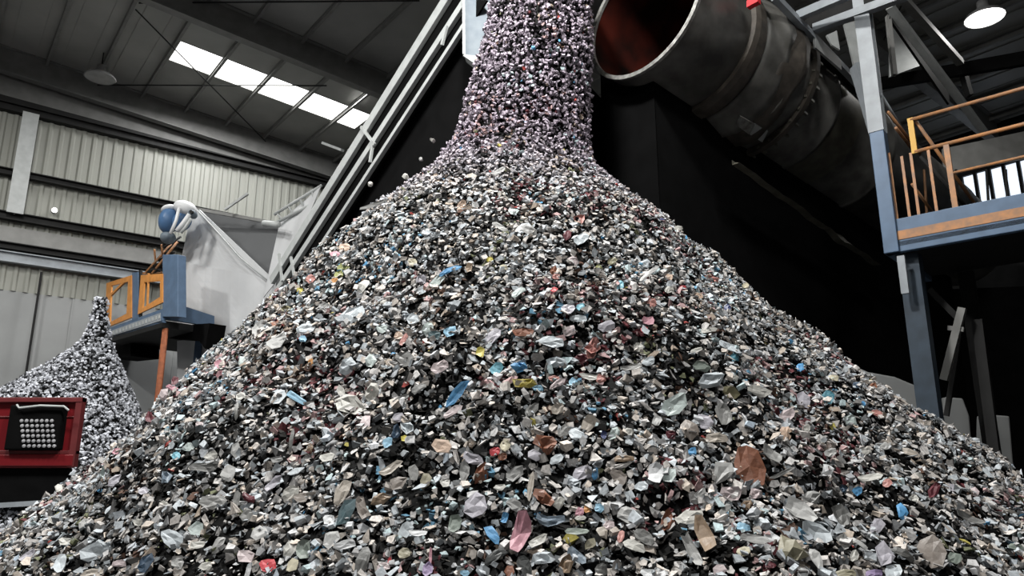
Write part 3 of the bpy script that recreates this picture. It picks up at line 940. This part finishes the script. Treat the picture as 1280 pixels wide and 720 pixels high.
# ------------------------------------------------------------------ right hand walkway tower
YC = 12.6
wd = Vector((math.sin(math.radians(132)), math.cos(math.radians(132)), 0))       # along the front, to the right and nearer
wn = Vector((-wd.y, wd.x, 0))                                                     # away from the camera
C0 = P(1104, 300, YC)
def wp(x, y, back=0.0):                                   # seen at (x, y), on the walkway's front face or a plane behind it
    return on_plane(x, y, C0+wn*back, wn)
tower = thing('walkway_platform', Vector((C0.x, C0.y, 0)), 'blue-grey raised walkway with an orange stripe and blue column, right side', 'platform')
zc0, zc1 = wp(1106, 318).z, wp(1104, 277).z
E1 = C0 + wd*6.5
def wz(d, z): return Vector((C0.x, C0.y, 0)) + wd*d + Vector((0, 0, z))
b = MB(); b.slab([wz(0, zc0), wz(6.5, zc0), wz(6.5, zc1), wz(0, zc1)], wn*.12); b.build('fascia', M['blue'], tower, bevel=.012)
zs0, zs1 = wp(1112, 302).z, wp(1112, 291).z
b = MB(); b.slab([wz(.08, zs0)-wn*.01, wz(6.5, zs0)-wn*.01, wz(6.5, zs1)-wn*.01, wz(.08, zs1)-wn*.01], wn*.02); b.build('stripe', M['orange'], tower)
b = MB(); b.slab([wz(0, zc0+.1), wz(6.5, zc0+.1), wz(6.5, zc0+.1)+wn*2.6, wz(0, zc0+.1)+wn*2.6], (0, 0, .08)); b.build('deck', M['dark'], tower)
b = MB(); b.slab([wz(0, zc0), wz(0, zc0)+wn*2.6, wz(0, zc1)+wn*2.6, wz(0, zc1)], wd*.1); b.build('side_fascia', M['blue'], tower)
# column: blue up to the railing height, pale above
ca_ = wp(1103, 168); ztop = wp(1090, 14).z
cb = Vector((C0.x, C0.y, 0)) + wd*.12 + wn*.05
zblue = wp(1098, 165).z
b = MB(); b.beam(cb+Vector((0, 0, zc0)), cb+Vector((0, 0, zblue)), .24, .22, wn); b.build('column', M['blue'], tower, bevel=.01)
b = MB(); b.ibeam(cb+Vector((0, 0, zblue)), cb+Vector((0, 0, ztop+.4)), .26, .24, wn, t=.03); b.beam(cb+Vector((0, 0, zblue))-wn*.1, cb+Vector((0, 0, ztop))-wn*.1, .25, .03, wn)
b.build('upper_column', M['fgrey'], tower)
# legs below
lg = Vector((C0.x, C0.y, 0)) + wd*.30 + wn*.35
b = MB(); b.beam(lg, lg+Vector((0, 0, zc0)), .32, .28, wn); b.build('leg', M['shaded_blue'], tower)  # shade below the deck is painted into this leg's colour
b = MB(); q = wp(1127, 318); b.beam(wp(1126, 320, -.02), wp(1132, 367, -.02), .12, .06, wn); b.build('hanger', M['fgrey'], tower)
for (d, bk) in ((.75, 2.3), (3.4, .4), (3.4, 2.3)):
    p = Vector((C0.x, C0.y, 0)) + wd*d + wn*bk; b = MB(); b.beam(p, p+Vector((0, 0, zc0)), .24, .22, wn); b.build('leg', M['dark'], tower)
for a, c, bk, w, m in (((1162, 362), (1200, 400), .9, .10, 'dark'), ((1203, 385), (1180, 475), .9, .12, 'girder'), ((1185, 410), (1205, 412), .9, .08, 'girder'), ((1203, 395), (1183, 520), 1.5, .08, 'dark'), ((1222, 400), (1250, 620), 1.2, .16, 'dark')):
    b = MB(); b.beam(wp(*a, bk), wp(*c, bk), w, w, wn); b.build('brace', M[m], tower)
# railing
def rail(name, pts, r, m, parent, back=0.0):
    b = MB(); b.tube([wp(x, y, back) for x, y in pts], r, 10); return b.build(name, M[m], parent, smooth=True)
rl = thing('safety_railing', wz(.3, zc1), 'orange tube railing along the front of the right walkway', 'railing')
zr = [wp(1138, 150, .06).z, wp(1143, 190, .06).z, wp(1192, 216, .06).z]
def rr_(d, z, back=.06): return wz(d, z) + wn*back
dA = (wp(1138, 150, .06)-C0).dot(wd); dP = (wp(1187, 210, .06)-C0).dot(wd)
for nm, z, d0, r in (('top_rail', zr[0], dA, .032), ('middle_rail', zr[1], dA, .034), ('lower_rail', zr[2], dP, .024)):
    b = MB(); b.tube([rr_(d0, z), rr_(6.3, z)], r, 12); b.build(nm, M['orange'], rl, smooth=True)
b = MB(); b.beam(rr_(dA, zr[1]-.03), rr_(dA, zr[0]+.03), .09, .05, wn); b.build('corner_post', M['yellow'], rl)
for d in (dP, dP+1.75, dP+3.4):
    b = MB(); b.beam(rr_(d, zc1-.02), rr_(d, zr[1]), .085, .05, wn); b.build('post', M['orange'], rl)
for x in (1121, 1137, 1149, 1172):
    d = (wp(x, 270, .06)-C0).dot(wd); ztp = zr[1] - (.0 if x > 1140 else .02) + (.12 if x < 1130 else 0)
    b = MB(); b.beam(rr_(d, zc1-.02), rr_(d, ztp), .045, .03, wn); b.build('baluster', M['orange'], rl)
# railing of the far side and stairs behind
rb_ = thing('safety_railing', wz(.3, zc1)+wn*2.5, 'orange railing on the far side of the right walkway and its descending handrails', 'railing')
for a, c, r, m in (((1145, 152), (1228, 268), .03, 'orange'), ((1120, 160), (1143, 190), .03, 'orange'), ((1100, 118), (1136, 176), .04, 'fgrey'), ((1110, 140), (1150, 192), .03, 'orange'), ((1150, 195), (1238, 292), .03, 'dark'), ((1140, 230), (1180, 285), .025, 'orange'), ((1190, 250), (1215, 290), .03, 'dark')):
    b = MB(); b.tube([wp(*a, .12), wp(*c, 1.4)], r, 8); b.build('handrail', M[m], rb_, smooth=True)
for x in (1160, 1200, 1238, 1262):
    b = MB(); b.tube([wp(x, 292, 2.4), wp(x-5, 212, 2.4)], .025, 8); b.build('post', M['dark' if x > 1190 else 'orange'], rb_)
# steel frame above the walkway
fr = thing('steel_frame', P(1030, 60, 12.9), 'pale grey steel frame above the drum and walkway', 'frame')
def fb(name, a, ya, c, yc, w, h, m='fgrey', ib=False, up=Vector((0, 0, 1))):
    b = MB(); pa, pc = P(*a, ya), P(*c, yc); (b.ibeam if ib else b.beam)(pa, pc, w, h, up); return b.build(name, M[m], fr)
fb('handrail', (968, -4), 12.3, (1075, 108), 14.6, .12, .13)
fb('upper_rail', (940, -50), 11.8, (972, 0), 12.38, .12, .13)
fb('kick_plate', (1010, 42), 13.5, (1090, 128), 15.2, .06, .24, 'dark')
fb('guard_beam', (985, 28), 13.4, (1092, 150), 15.6, .3, .26, 'dark')
fb('bracket_plate', (1018, 54), 13.2, (1050, 82), 13.9, .05, .22, 'lgrey')
fb('cross_beam', (998, 20), 12.9, (1068, -10), 11.9, .14, .16)
fb('cross_beam', (1018, 36), 13.2, (1132, -6), 11.9, .16, .15)
fb('cross_beam', (1009, 29), 13.5, (1100, -8), 12.2, .1, .3, 'dark')
q = [P(x, y, 14.4) for x, y in ((1055, 30), (1083, 22), (1090, 80), (1068, 84))]; b = MB(); b.slab(q, (0, .05, 0)); b.build('web_plate', M['lgrey'], fr)
q = [P(x, y, 14.3) for x, y in ((1033, 44), (1046, 38), (1050, 62), (1040, 56))]; b = MB(); b.slab(q, (0, .05, 0)); b.build('web_plate', M['lgrey'], fr)
fb('post', (1070, 82), 13.0, (1098, 175), 13.0, .26, .14, 'fgrey')
fb('diagonal_brace', (1112, 8), 13.4, (1232, 168), 15.6, .14, .12, 'lgrey')
fb('diagonal_brace', (1111, 12), 13.6, (1185, 120), 15.6, .05, .5, 'dark')
fb('diagonal_brace', (1126, -4), 13.8, (1200, 78), 16.5, .16, .14, 'girder')
fb('strut', (1110, 20), 13.6, (1118, 94), 13.6, .1, .08, 'girder')
q = [P(x, y, 17.5) for x, y in ((1112, 25), (1150, 82), (1112, 96))]; b = MB(); b.slab(q, (0, .05, 0)); b.build('gusset_plate', M['lgrey'], fr)
fb('roof_beam', (1092, 106), 19, (1300, 70), 15, .2, .3, 'black')
fb('hanging_strut', (1200, 78), 17, (1212, 120), 17, .2, .1, 'dark')
# dim grey sheet seen between the rails
b = MB(); q = [P(x, y, 20) for x, y in ((1180, 218), (1300, 195), (1300, 160), (1178, 186))]; b.slab(q, (0, .05, 0))
tag(b.build('screen_sheet', M['girder']), 'dim grey sheet hanging behind the right railing', 'screen')
# ragged scrap lying on the deck edge
b = MB(); rn = random.Random(4)
for k in range(60):
    d = 2.2+rn.random()*3.6; p = wz(d, zc1+.02)+wn*rn.uniform(.1, .4); s = rn.uniform(.02, .06)
    b.add([p+Vector((rn.uniform(-s, s), rn.uniform(-s, s), rn.uniform(0, s*1.6))) for _ in range(4)], [(0, 1, 2), (0, 2, 3), (0, 3, 1), (1, 3, 2)])
tag(b.build('debris', M['dark']), 'dark bits of debris lying along the edge of the right walkway', 'debris', kind='stuff')
# low concrete blocks behind the heap's right flank
def block(pts, Y, off, label, m):
    b = MB(); b.slab([P(x, y, Y) for x, y in pts], off); o = b.build('concrete_block', M[m], bevel=.03); tag(o, label, 'concrete block', 'low concrete blocks behind the right flank'); return o
block([(1046, 452), (1062, 455), (1085, 465), (1118, 471), (1142, 481), (1156, 484), (1160, 640), (1040, 640)], 14.2, (.3, .5, 0), 'pale grey rounded concrete block behind the heap, left of the blue leg', 'conc')
block([(1181, 496), (1204, 498), (1212, 520), (1222, 640), (1172, 640), (1178, 522)], 15.2, (.1, .5, 0), 'pale concrete block between the walkway legs', 'conc')
block([(1232, 518), (1262, 520), (1272, 640), (1230, 640)], 16.2, (.1, .5, 0), 'dim concrete block right of the walkway legs', 'conc')
# high-bay lamps
def highbay(c, r, label, lit=True, grp=None):
    t = thing('high_bay_lamp', c, label, 'lamp')
    b = MB(); b.lathe(c, Vector((0, .0001, 1)), [(0, r), (.02, r*1.04), (.10, r*.9), (.26, r*.35), (.34, r*.3), (.46, r*.3), (.46, .01)], 40); b.build('shade', M['dish'], t, smooth=True)
    b = MB(); b.lathe(c, Vector((0, .0001, 1)), [(.0, .001), (.012, r*.6), (.015, r*.98), (.03, r*.98)], 40); b.build('lens', M['lamp' if lit else 'dish'], t)
    b = MB(); b.tube([c+Vector((0, 0, .45)), Vector((c.x, c.y, roof_z(c.dot(U))))], .02, 6); b.build('suspension_rod', M['dark'], t)
    return t
highbay(P(1231, 23, 16.6), .44, 'lit round high-bay lamp under the roof at the upper right')
highbay(P(125, 98, 22.5), .46, 'unlit round lamp dish under the roof at the upper left', False)
b = MB(); pa, pb = P(404, 179, 20.5), P(428, 188, 20.0); b.beam(pa, pb, .12, .07); o = b.build('fluorescent_lamp', M['lgrey']); tag(o, 'short pale tube lamp fixture left of the inclined conveyor', 'lamp')
q = wallp(68, 263, .22); t = thing('wall_lamp', q, 'small glowing lamp on the ribbed left wall', 'lamp')
b = MB(); b.lathe(q, -V, [(-.10, .09), (0, .09), (.02, .085), (.02, .001)], 20); b.build('housing', M['dish'], t)
b = MB(); b.lathe(q, -V, [(.03, .08), (.07, .06), (.09, .001)], 20); b.build('lens', M['lamp'], t)
# ------------------------------------------------------------------ left platform with its railings
YL = 21.0
ln_ = wn                                                  # same bearing as the right walkway
C1 = P(204, 392, YL)
def lp(x, y, back=0.0): return on_plane(x, y, C1+ln_*back, ln_)
def sp_(x, y, off=0.0): return on_plane(x, y, C1+wd*off, wd)  # its right end
lt = thing('loading_platform', Vector((C1.x, C1.y, 0)), 'small blue-grey raised platform with orange rails at far left', 'platform')
q = [lp(134, 411), lp(203, 386), lp(203, 403), lp(134, 424)]; b = MB(); b.slab(q, ln_*.1); b.build('fascia', M['blue'], lt)
q = [lp(136, 414.5)-ln_*.01, lp(201, 391)-ln_*.01, lp(201, 401)-ln_*.01, lp(136, 421)-ln_*.01]; b = MB(); b.slab(q, ln_*.008); o = b.build('checker_strip', M['fgrey'], lt)
b = MB(); rn = random.Random(2)
for k in range(15):
    x = 140+k*4.1; y0 = 413.5-(x-136)*.345; b.slab([lp(x, y0+2, -.02), lp(x+2.2, y0+1.2, -.02), lp(x+2.4, y0+5.5, -.02), lp(x+.2, y0+6.5, -.02)], ln_*.008)
b.build('pale_markings', M['lgrey'], lt)
b = MB(); b.slab([lp(203, 318), lp(222, 318), lp(222, 396), lp(203, 396)], ln_*.25); b.build('corner_column', M['blue'], lt, bevel=.015)
b = MB(); b.slab([sp_(206, 379), sp_(222, 380), sp_(268, 395), sp_(268, 408), sp_(206, 399)], -wd*.12); b.build('wing_plate', M['blue'], lt)
b = MB(); b.slab([lp(165, 341), lp(172.5, 340), lp(172.5, 400), lp(165, 402)], ln_*.12); b.build('column', M['blue'], lt)
b = MB(); b.slab([lp(173.5, 338), lp(175.5, 337), lp(175.5, 398), lp(173.5, 399)], ln_*.06); b.build('conduit', M['dark'], lt)
dzl = lp(204, 398).z
b = MB(); b.slab([Vector((lp(134, 420).x, lp(134, 420).y, dzl-.05)), Vector((C1.x, C1.y, dzl-.05)), Vector((C1.x, C1.y, dzl-.05))+ln_*2.8, Vector((lp(134, 420).x, lp(134, 420).y, dzl-.05))+ln_*2.8], (0, 0, -.2)); b.build('deck', M['dark'], lt)
b = MB(); b.tube([lp(208, 402, .15), Vector((lp(208, 402, .15).x, lp(208, 402, .15).y, 0))], .085, 12); b.build('leg', M['rust'], lt, smooth=True)
p = lp(252, 404, 1.6); b = MB(); b.beam(p, Vector((p.x, p.y, 0)), .2, .2); b.build('leg', M['blue'], lt)
b = MB(); b.slab([lp(136, 420, .5), lp(163, 414, .5), lp(163, 445, .5), lp(136, 448, .5)], ln_*.9); b.build('deck_shadow_box', M['black'], lt)  # black box put in as the shadow beneath the deck
b = MB(); b.slab([lp(160, 412, .9), lp(262, 404, .9), lp(256, 436, .9), (lp(248, 425, .9)), lp(163, 420, .9)], ln_*.5); b.build('deck_shadow_slab', M['black'], lt)  # black slab continuing the painted shadow below the deck
# orange guard frames
def guard(outer, inner, label, extra=()):
    t = thing('guard_frame', lp(*outer[0]), label, 'guard frame', 'orange guard frames of the left platform')
    n = len(outer); b = MB()
    A_ = [lp(x, y, -.03) for x, y in outer]; B_ = [lp(x, y, -.03) for x, y in inner]; o_ = ln_*.05
    vs = A_+B_+[p+o_ for p in A_]+[p+o_ for p in B_]; fs = []
    for i in range(n):
        j = (i+1) % n
        fs += [(i, j, n+j, n+i), (2*n+i, 3*n+i, 3*n+j, 2*n+j), (i, 2*n+i, 2*n+j, j), (n+i, n+j, 3*n+j, 3*n+i)]
    b.add(vs, fs); b.build('frame', M['bright_orange'], t)
    for a, c, w in extra:
        b = MB(); b.beam(lp(*a, .0), lp(*c, .0), w, .05, ln_); b.build('bar', M['bright_orange'], t)
guard([(133, 354), (164, 344), (164, 397), (131, 410)], [(139, 357), (160, 352), (158, 392), (137, 403)], 'orange guard frame at the left end of the left platform, open in the middle', (((136, 372), (156, 352), .09),))
guard([(176, 344), (203, 342), (203, 378), (172, 393)], [(180, 352), (200, 350), (200, 371), (178, 385)], 'orange guard frame beside the tall blue corner column', (((186, 342), (184, 386), .05), ((178, 352), (201, 350), .07)))
# stair behind
st = thing('access_stair', lp(182, 340, .5), 'narrow stair with rusty orange handrails climbing to the blue hood', 'stair')
for a, c, r, m in (((182, 341), (214, 305), .04, 'orange'), ((190, 342), (222, 302), .04, 'orange'), ((193, 312), (196, 345), .03, 'orange'), ((202, 306), (204, 334), .03, 'orange'), ((205, 309), (226, 296), .035, 'dark'), ((176, 342), (203, 341), .035, 'orange'), ((208, 300), (202, 312), .05, 'dark')):
    b = MB(); b.tube([lp(*a, .8), lp(*c, 1.3)], r, 8); b.build('handrail', M[m], st, smooth=True)
for k in range(6):
    f = k/5; p = lp(186+30*f, 346-36*f, .8+.6*f); b = MB(); b.beam(p-wd*.3, p+wd*.3, .22, .04); b.build('tread', M['dark'], st)
# rounded blue and white drive hood
YH = YL+1.2
hd = thing('drive_hood', P(222, 280, YH), 'rounded blue hood with white straps and cap at the top of the far stair', 'machine hood')
def blob(name, cx, cy, rx, ry, rot, depth, m, parent, Y=YH, seg=20):
    c = P(cx, cy, Y); s = Y/F*1.03; vs = []; R_ = math.radians(rot); n2 = 10
    for i in range(n2+1):
        ph = PI*i/n2-PI/2
        for k in range(seg):
            a = 2*PI*k/seg; ex = rx*math.cos(ph)*math.cos(a); ez = ry*math.cos(ph)*math.sin(a); ey = depth*math.sin(ph)
            vs.append(c + Vector(((ex*math.cos(R_)-ez*math.sin(R_))*s, ey, (ex*math.sin(R_)+ez*math.cos(R_))*s)))
    b = MB(); b.add(vs, [(i*seg+k, i*seg+(k+1) % seg, (i+1)*seg+(k+1) % seg, (i+1)*seg+k) for i in range(n2) for k in range(seg)])
    return b.build(name, M[m], parent, smooth=True)
blob('hood_shell', 211, 276, 11.5, 17, -8, .38, 'hood', hd)
blob('hood_shell', 227, 277, 10.5, 15, -35, .34, 'hood', hd, YH+.05)
blob('cap', 232, 261, 15, 10, -18, .38, 'white', hd, YH-.05)
blob('cap', 212, 262, 10, 5, 20, .30, 'white', hd, YH)
blob('skirt', 210, 297, 9, 8, 10, .28, 'pblue', hd, YH+.1)
blob('cheek', 241, 268, 5, 5.5, 0, .22, 'pblue', hd, YH-.25)
b = MB(); c = P(238.5, 264.5, YH-.5); b.lathe(c, Vector((0, 1, .05)), [(0, .001), (0, .055), (.1, .055)], 14); b.build('port', M['dark'], hd)
for pts, r, m in ((((224, 260), (220, 276), (213, 292)), .05, 'white'), (((237, 268), (229, 279), (221, 289)), .07, 'white'), (((239, 273), (232, 284), (226, 291)), .05, 'lgrey')):
    b = MB(); b.tube([P(x, y, YH-.42) for x, y in pts], r, 10); b.build('strap', M[m], hd, smooth=True)
# ---- sheeting enclosure behind the left platform
def sheet(name, pts, off, label, m, nx=14, ny=14, amp=.06, cat='sheeting', seed=0, edge=None):
    """four-cornered hanging sheet (depth given per corner), gently folded"""
    A_, B_, C_, D_ = [P(x, y, Y) for x, y, Y in pts]; vs = []
    for j in range(ny+1):
        for i in range(nx+1):
            f, g_ = i/nx, j/ny; p = A_.lerp(B_, f).lerp(D_.lerp(C_, f), g_)
            w = amp*(noise.noise(Vector((f*4+seed, g_*2, seed)))+.5*math.sin(f*9+g_*3+seed))*math.sin(PI*min(1, f*1.0))
            vs.append(p+Vector((0, w, 0)))
    m_ = len(vs); fs = [(j*(nx+1)+i, j*(nx+1)+i+1, (j+1)*(nx+1)+i+1, (j+1)*(nx+1)+i) for j in range(ny) for i in range(nx)]
    b = MB(); b.add(vs, fs); o = b.build(name, M[m]); s = o.modifiers.new('thickness', 'SOLIDIFY'); s.thickness = .02
    tag(o, label, cat); return o
sheet('fabric_screen', [(246, 261, 24.6), (352, 279, 23.6), (345, 480, 23.6), (246, 480, 24.6)], 0, 'flat mid grey screen behind the pale hanging sheet', 'sheetd', amp=.0, cat='screen')
sheet('plastic_sheet', [(240, 262, 23.3), (250, 262, 23.0), (345, 352, 21.8), (226, 330, 23.3)], 0, 'hazy pale plastic sheet hanging from a peak above the left platform', 'sheet', amp=.04, seed=2)
sheet('plastic_sheet', [(222, 326, 23.2), (346, 350, 21.7), (336, 480, 21.7), (222, 480, 23.2)], 0, 'wide pale sheet covering the wall behind the blue wing plate', 'sheet', amp=.10, seed=5)
sheet('plastic_sheet', [(350, 279, 21.4), (402, 232, 20.6), (362, 330, 20.4), (330, 372, 21.2)], 0, 'pale sheet tucked against the lower end of the inclined conveyor', 'sheet', amp=.05, seed=8)
b = MB(); b.tube([P(246, 262, 22.9), P(270, 288, 22.5), P(300, 322, 22.0), P(336, 352, 21.6)], .022, 8); tag(b.build('sheet_hem', M['lgrey'], smooth=True), 'pale rolled hem rope along the edge of the hazy sheet', 'rope')
b = MB(); b.beam(P(244, 261, 23.5), P(350, 280, 23.2), .08, .10); tag(b.build('curtain_rail', M['girder']), 'thin dark rail carrying the grey screen', 'rail')
gy = thing('gantry_walkway', P(345, 277, 21.3), 'small pale lattice walkway railing joining the inclined conveyor', 'walkway')
for a, c, r in (((343, 268), (402, 232), .045), ((346, 278), (400, 250), .05), ((330, 279), (348, 281), .09)):
    b = MB(); b.tube([P(*a, 21.2), P(*c, 20.6)], r, 8); b.build('rail', M['lgrey'], gy, smooth=True)
for f in (.05, .3, .55, .8):
    a = P(343, 268, 21.2).lerp(P(402, 232, 20.6), f); c = P(346, 278, 21.2).lerp(P(400, 250, 20.6), f+.08); b = MB(); b.tube([a, c], .03, 6); b.build('lattice_bar', M['lgrey'], gy)
b = MB(); b.beam(P(281, 262, 23), P(310, 242, 23), .07, .07); tag(b.build('tube_lamp', M['lgrey']), 'thin pale tube slanting above the grey screen', 'tube')
# ------------------------------------------------------------------ red machine at the left
YR = 14.5
def mp(x, y, d=0.0): return P(x, y, YR+d)
mc = thing('loader_machine', P(50, 700, YR), 'dark red steel machine end with a black studded vent, lower left', 'machine')
zt, zb = mp(50, 497).z, mp(50, 584).z
xr = mp(102, 520).x; xl = -16.0
def R_(x0, x1, y0, y1, d0, d1, name, m, bevel=.01):
    z0, z1 = mp(50, y1).z, mp(50, y0).z; b = MB()
    b.slab([(x0, YR+d0, z0), (x1, YR+d0, z0), (x1, YR+d0, z1), (x0, YR+d0, z1)], (0, d1-d0, 0)); return b.build(name, M[m], mc, bevel=bevel)
R_(xl, xr-.06, 499, 585, .02, .10, 'body', 'red')
R_(xl, xr, 497, 503, -.06, .12, 'top_rim', 'redf')
R_(xl, xr, 563, 568, -.03, .1, 'ledge', 'redf')
R_(xl, xr-.02, 568, 583, -.06, .1, 'lower_rail', 'red', .02)
R_(xr-.12, xr, 497, 584, -.05, .1, 'corner_post', 'redf')
R_(xl, xr-.1, 520, 522, -.0, .1, 'seam', 'redf')
xa, xb = mp(16, 530).x, mp(82, 530).x
R_(xa, xb, 507, 563, -.16, .1, 'vent_housing', 'black', .03)
x2, x3 = mp(25, 530).x, mp(68, 530).x
b = MB()
for i in range(7):
    for j in range(6):
        c = mp(27+6.3*i+(.6*j), 526+6.3*j, -.17); b.lathe(c, Vector((0, -1, 0)), [(-.02, .032), (.01, .032), (.02, .001)], 8)
o = b.build('vent_stud', M['grille'], mc); o['kind'] = 'stuff'
b = MB(); b.tube([mp(21, 506, -.2), mp(24, 510, -.22), mp(50, 507, -.22), mp(80, 508, -.22), mp(86, 513, -.2)], .02, 8); b.build('cable', M['lgrey'], mc)
R_(xl, xr-.15, 585, 629, .05, .2, 'chassis', 'black')
b = MB(); b.beam(mp(-60, 635, 0), mp(62, 628, .1), .3, .09); b.build('step_bar', M['fgrey'], mc)
b = MB(); b.slab([(xl, YR+.15, 0), (xr-.3, YR+.15, 0), (xr-.3, YR+.15, mp(50, 634).z), (xl, YR+.15, mp(50, 636).z)], (0, .3, 0)); b.build('skirt', M['dark'], mc)
# ------------------------------------------------------------------ light
def area(name, loc, size, power, aim, col=(1, .985, .95), size_y=None, spread=PI):
    l = bpy.data.lights.new(name, 'AREA'); l.energy = power; l.color = col; l.size = size; l.spread = spread
    if size_y: l.shape = 'RECTANGLE'; l.size_y = size_y
    o = bpy.data.objects.new(name, l); COL.objects.link(o); o.location = loc
    o.rotation_euler = (Vector(aim)-Vector(loc)).to_track_quat('-Z', 'Y').to_euler(); return o
for i, (x, y, pw) in enumerate(((-7, 8, 900), (-.5, 7.6, 1500), (5.5, 7.0, 260), (-15, 9, 1100), (-3, -4, 650))):
    area('high_bay_light', (x, y, 13.6), 1.1, pw, (x*.9, y+.8, 0), (1, .99, .96))
area('high_bay_light', (-12, 16, 13.5), 1.0, 450, (-13, 18, 0), (1, .99, .96))
sk = rp(8.4, 24.2, -.3); area('skylight_light', sk, 6.4, 600, (sk.x, sk.y, 0), (1, 1, 1), 1.2)
lm = P(1231, 23, 16.6); area('high_bay_light', (lm.x, lm.y, lm.z-.1), .8, 90, (lm.x, lm.y, 0))
w = bpy.data.worlds.new('world'); sc.world = w; w.use_nodes = True
w.node_tree.nodes['Background'].inputs['Color'].default_value = (.85, .92, 1, 1); w.node_tree.nodes['Background'].inputs['Strength'].default_value = .03
vs_ = sc.view_settings; vs_.view_transform = 'Standard'; vs_.look = 'None'; vs_.gamma = 1; vs_.use_curve_mapping = False; vs_.exposure = .2
sc.display_settings.display_device = 'sRGB'
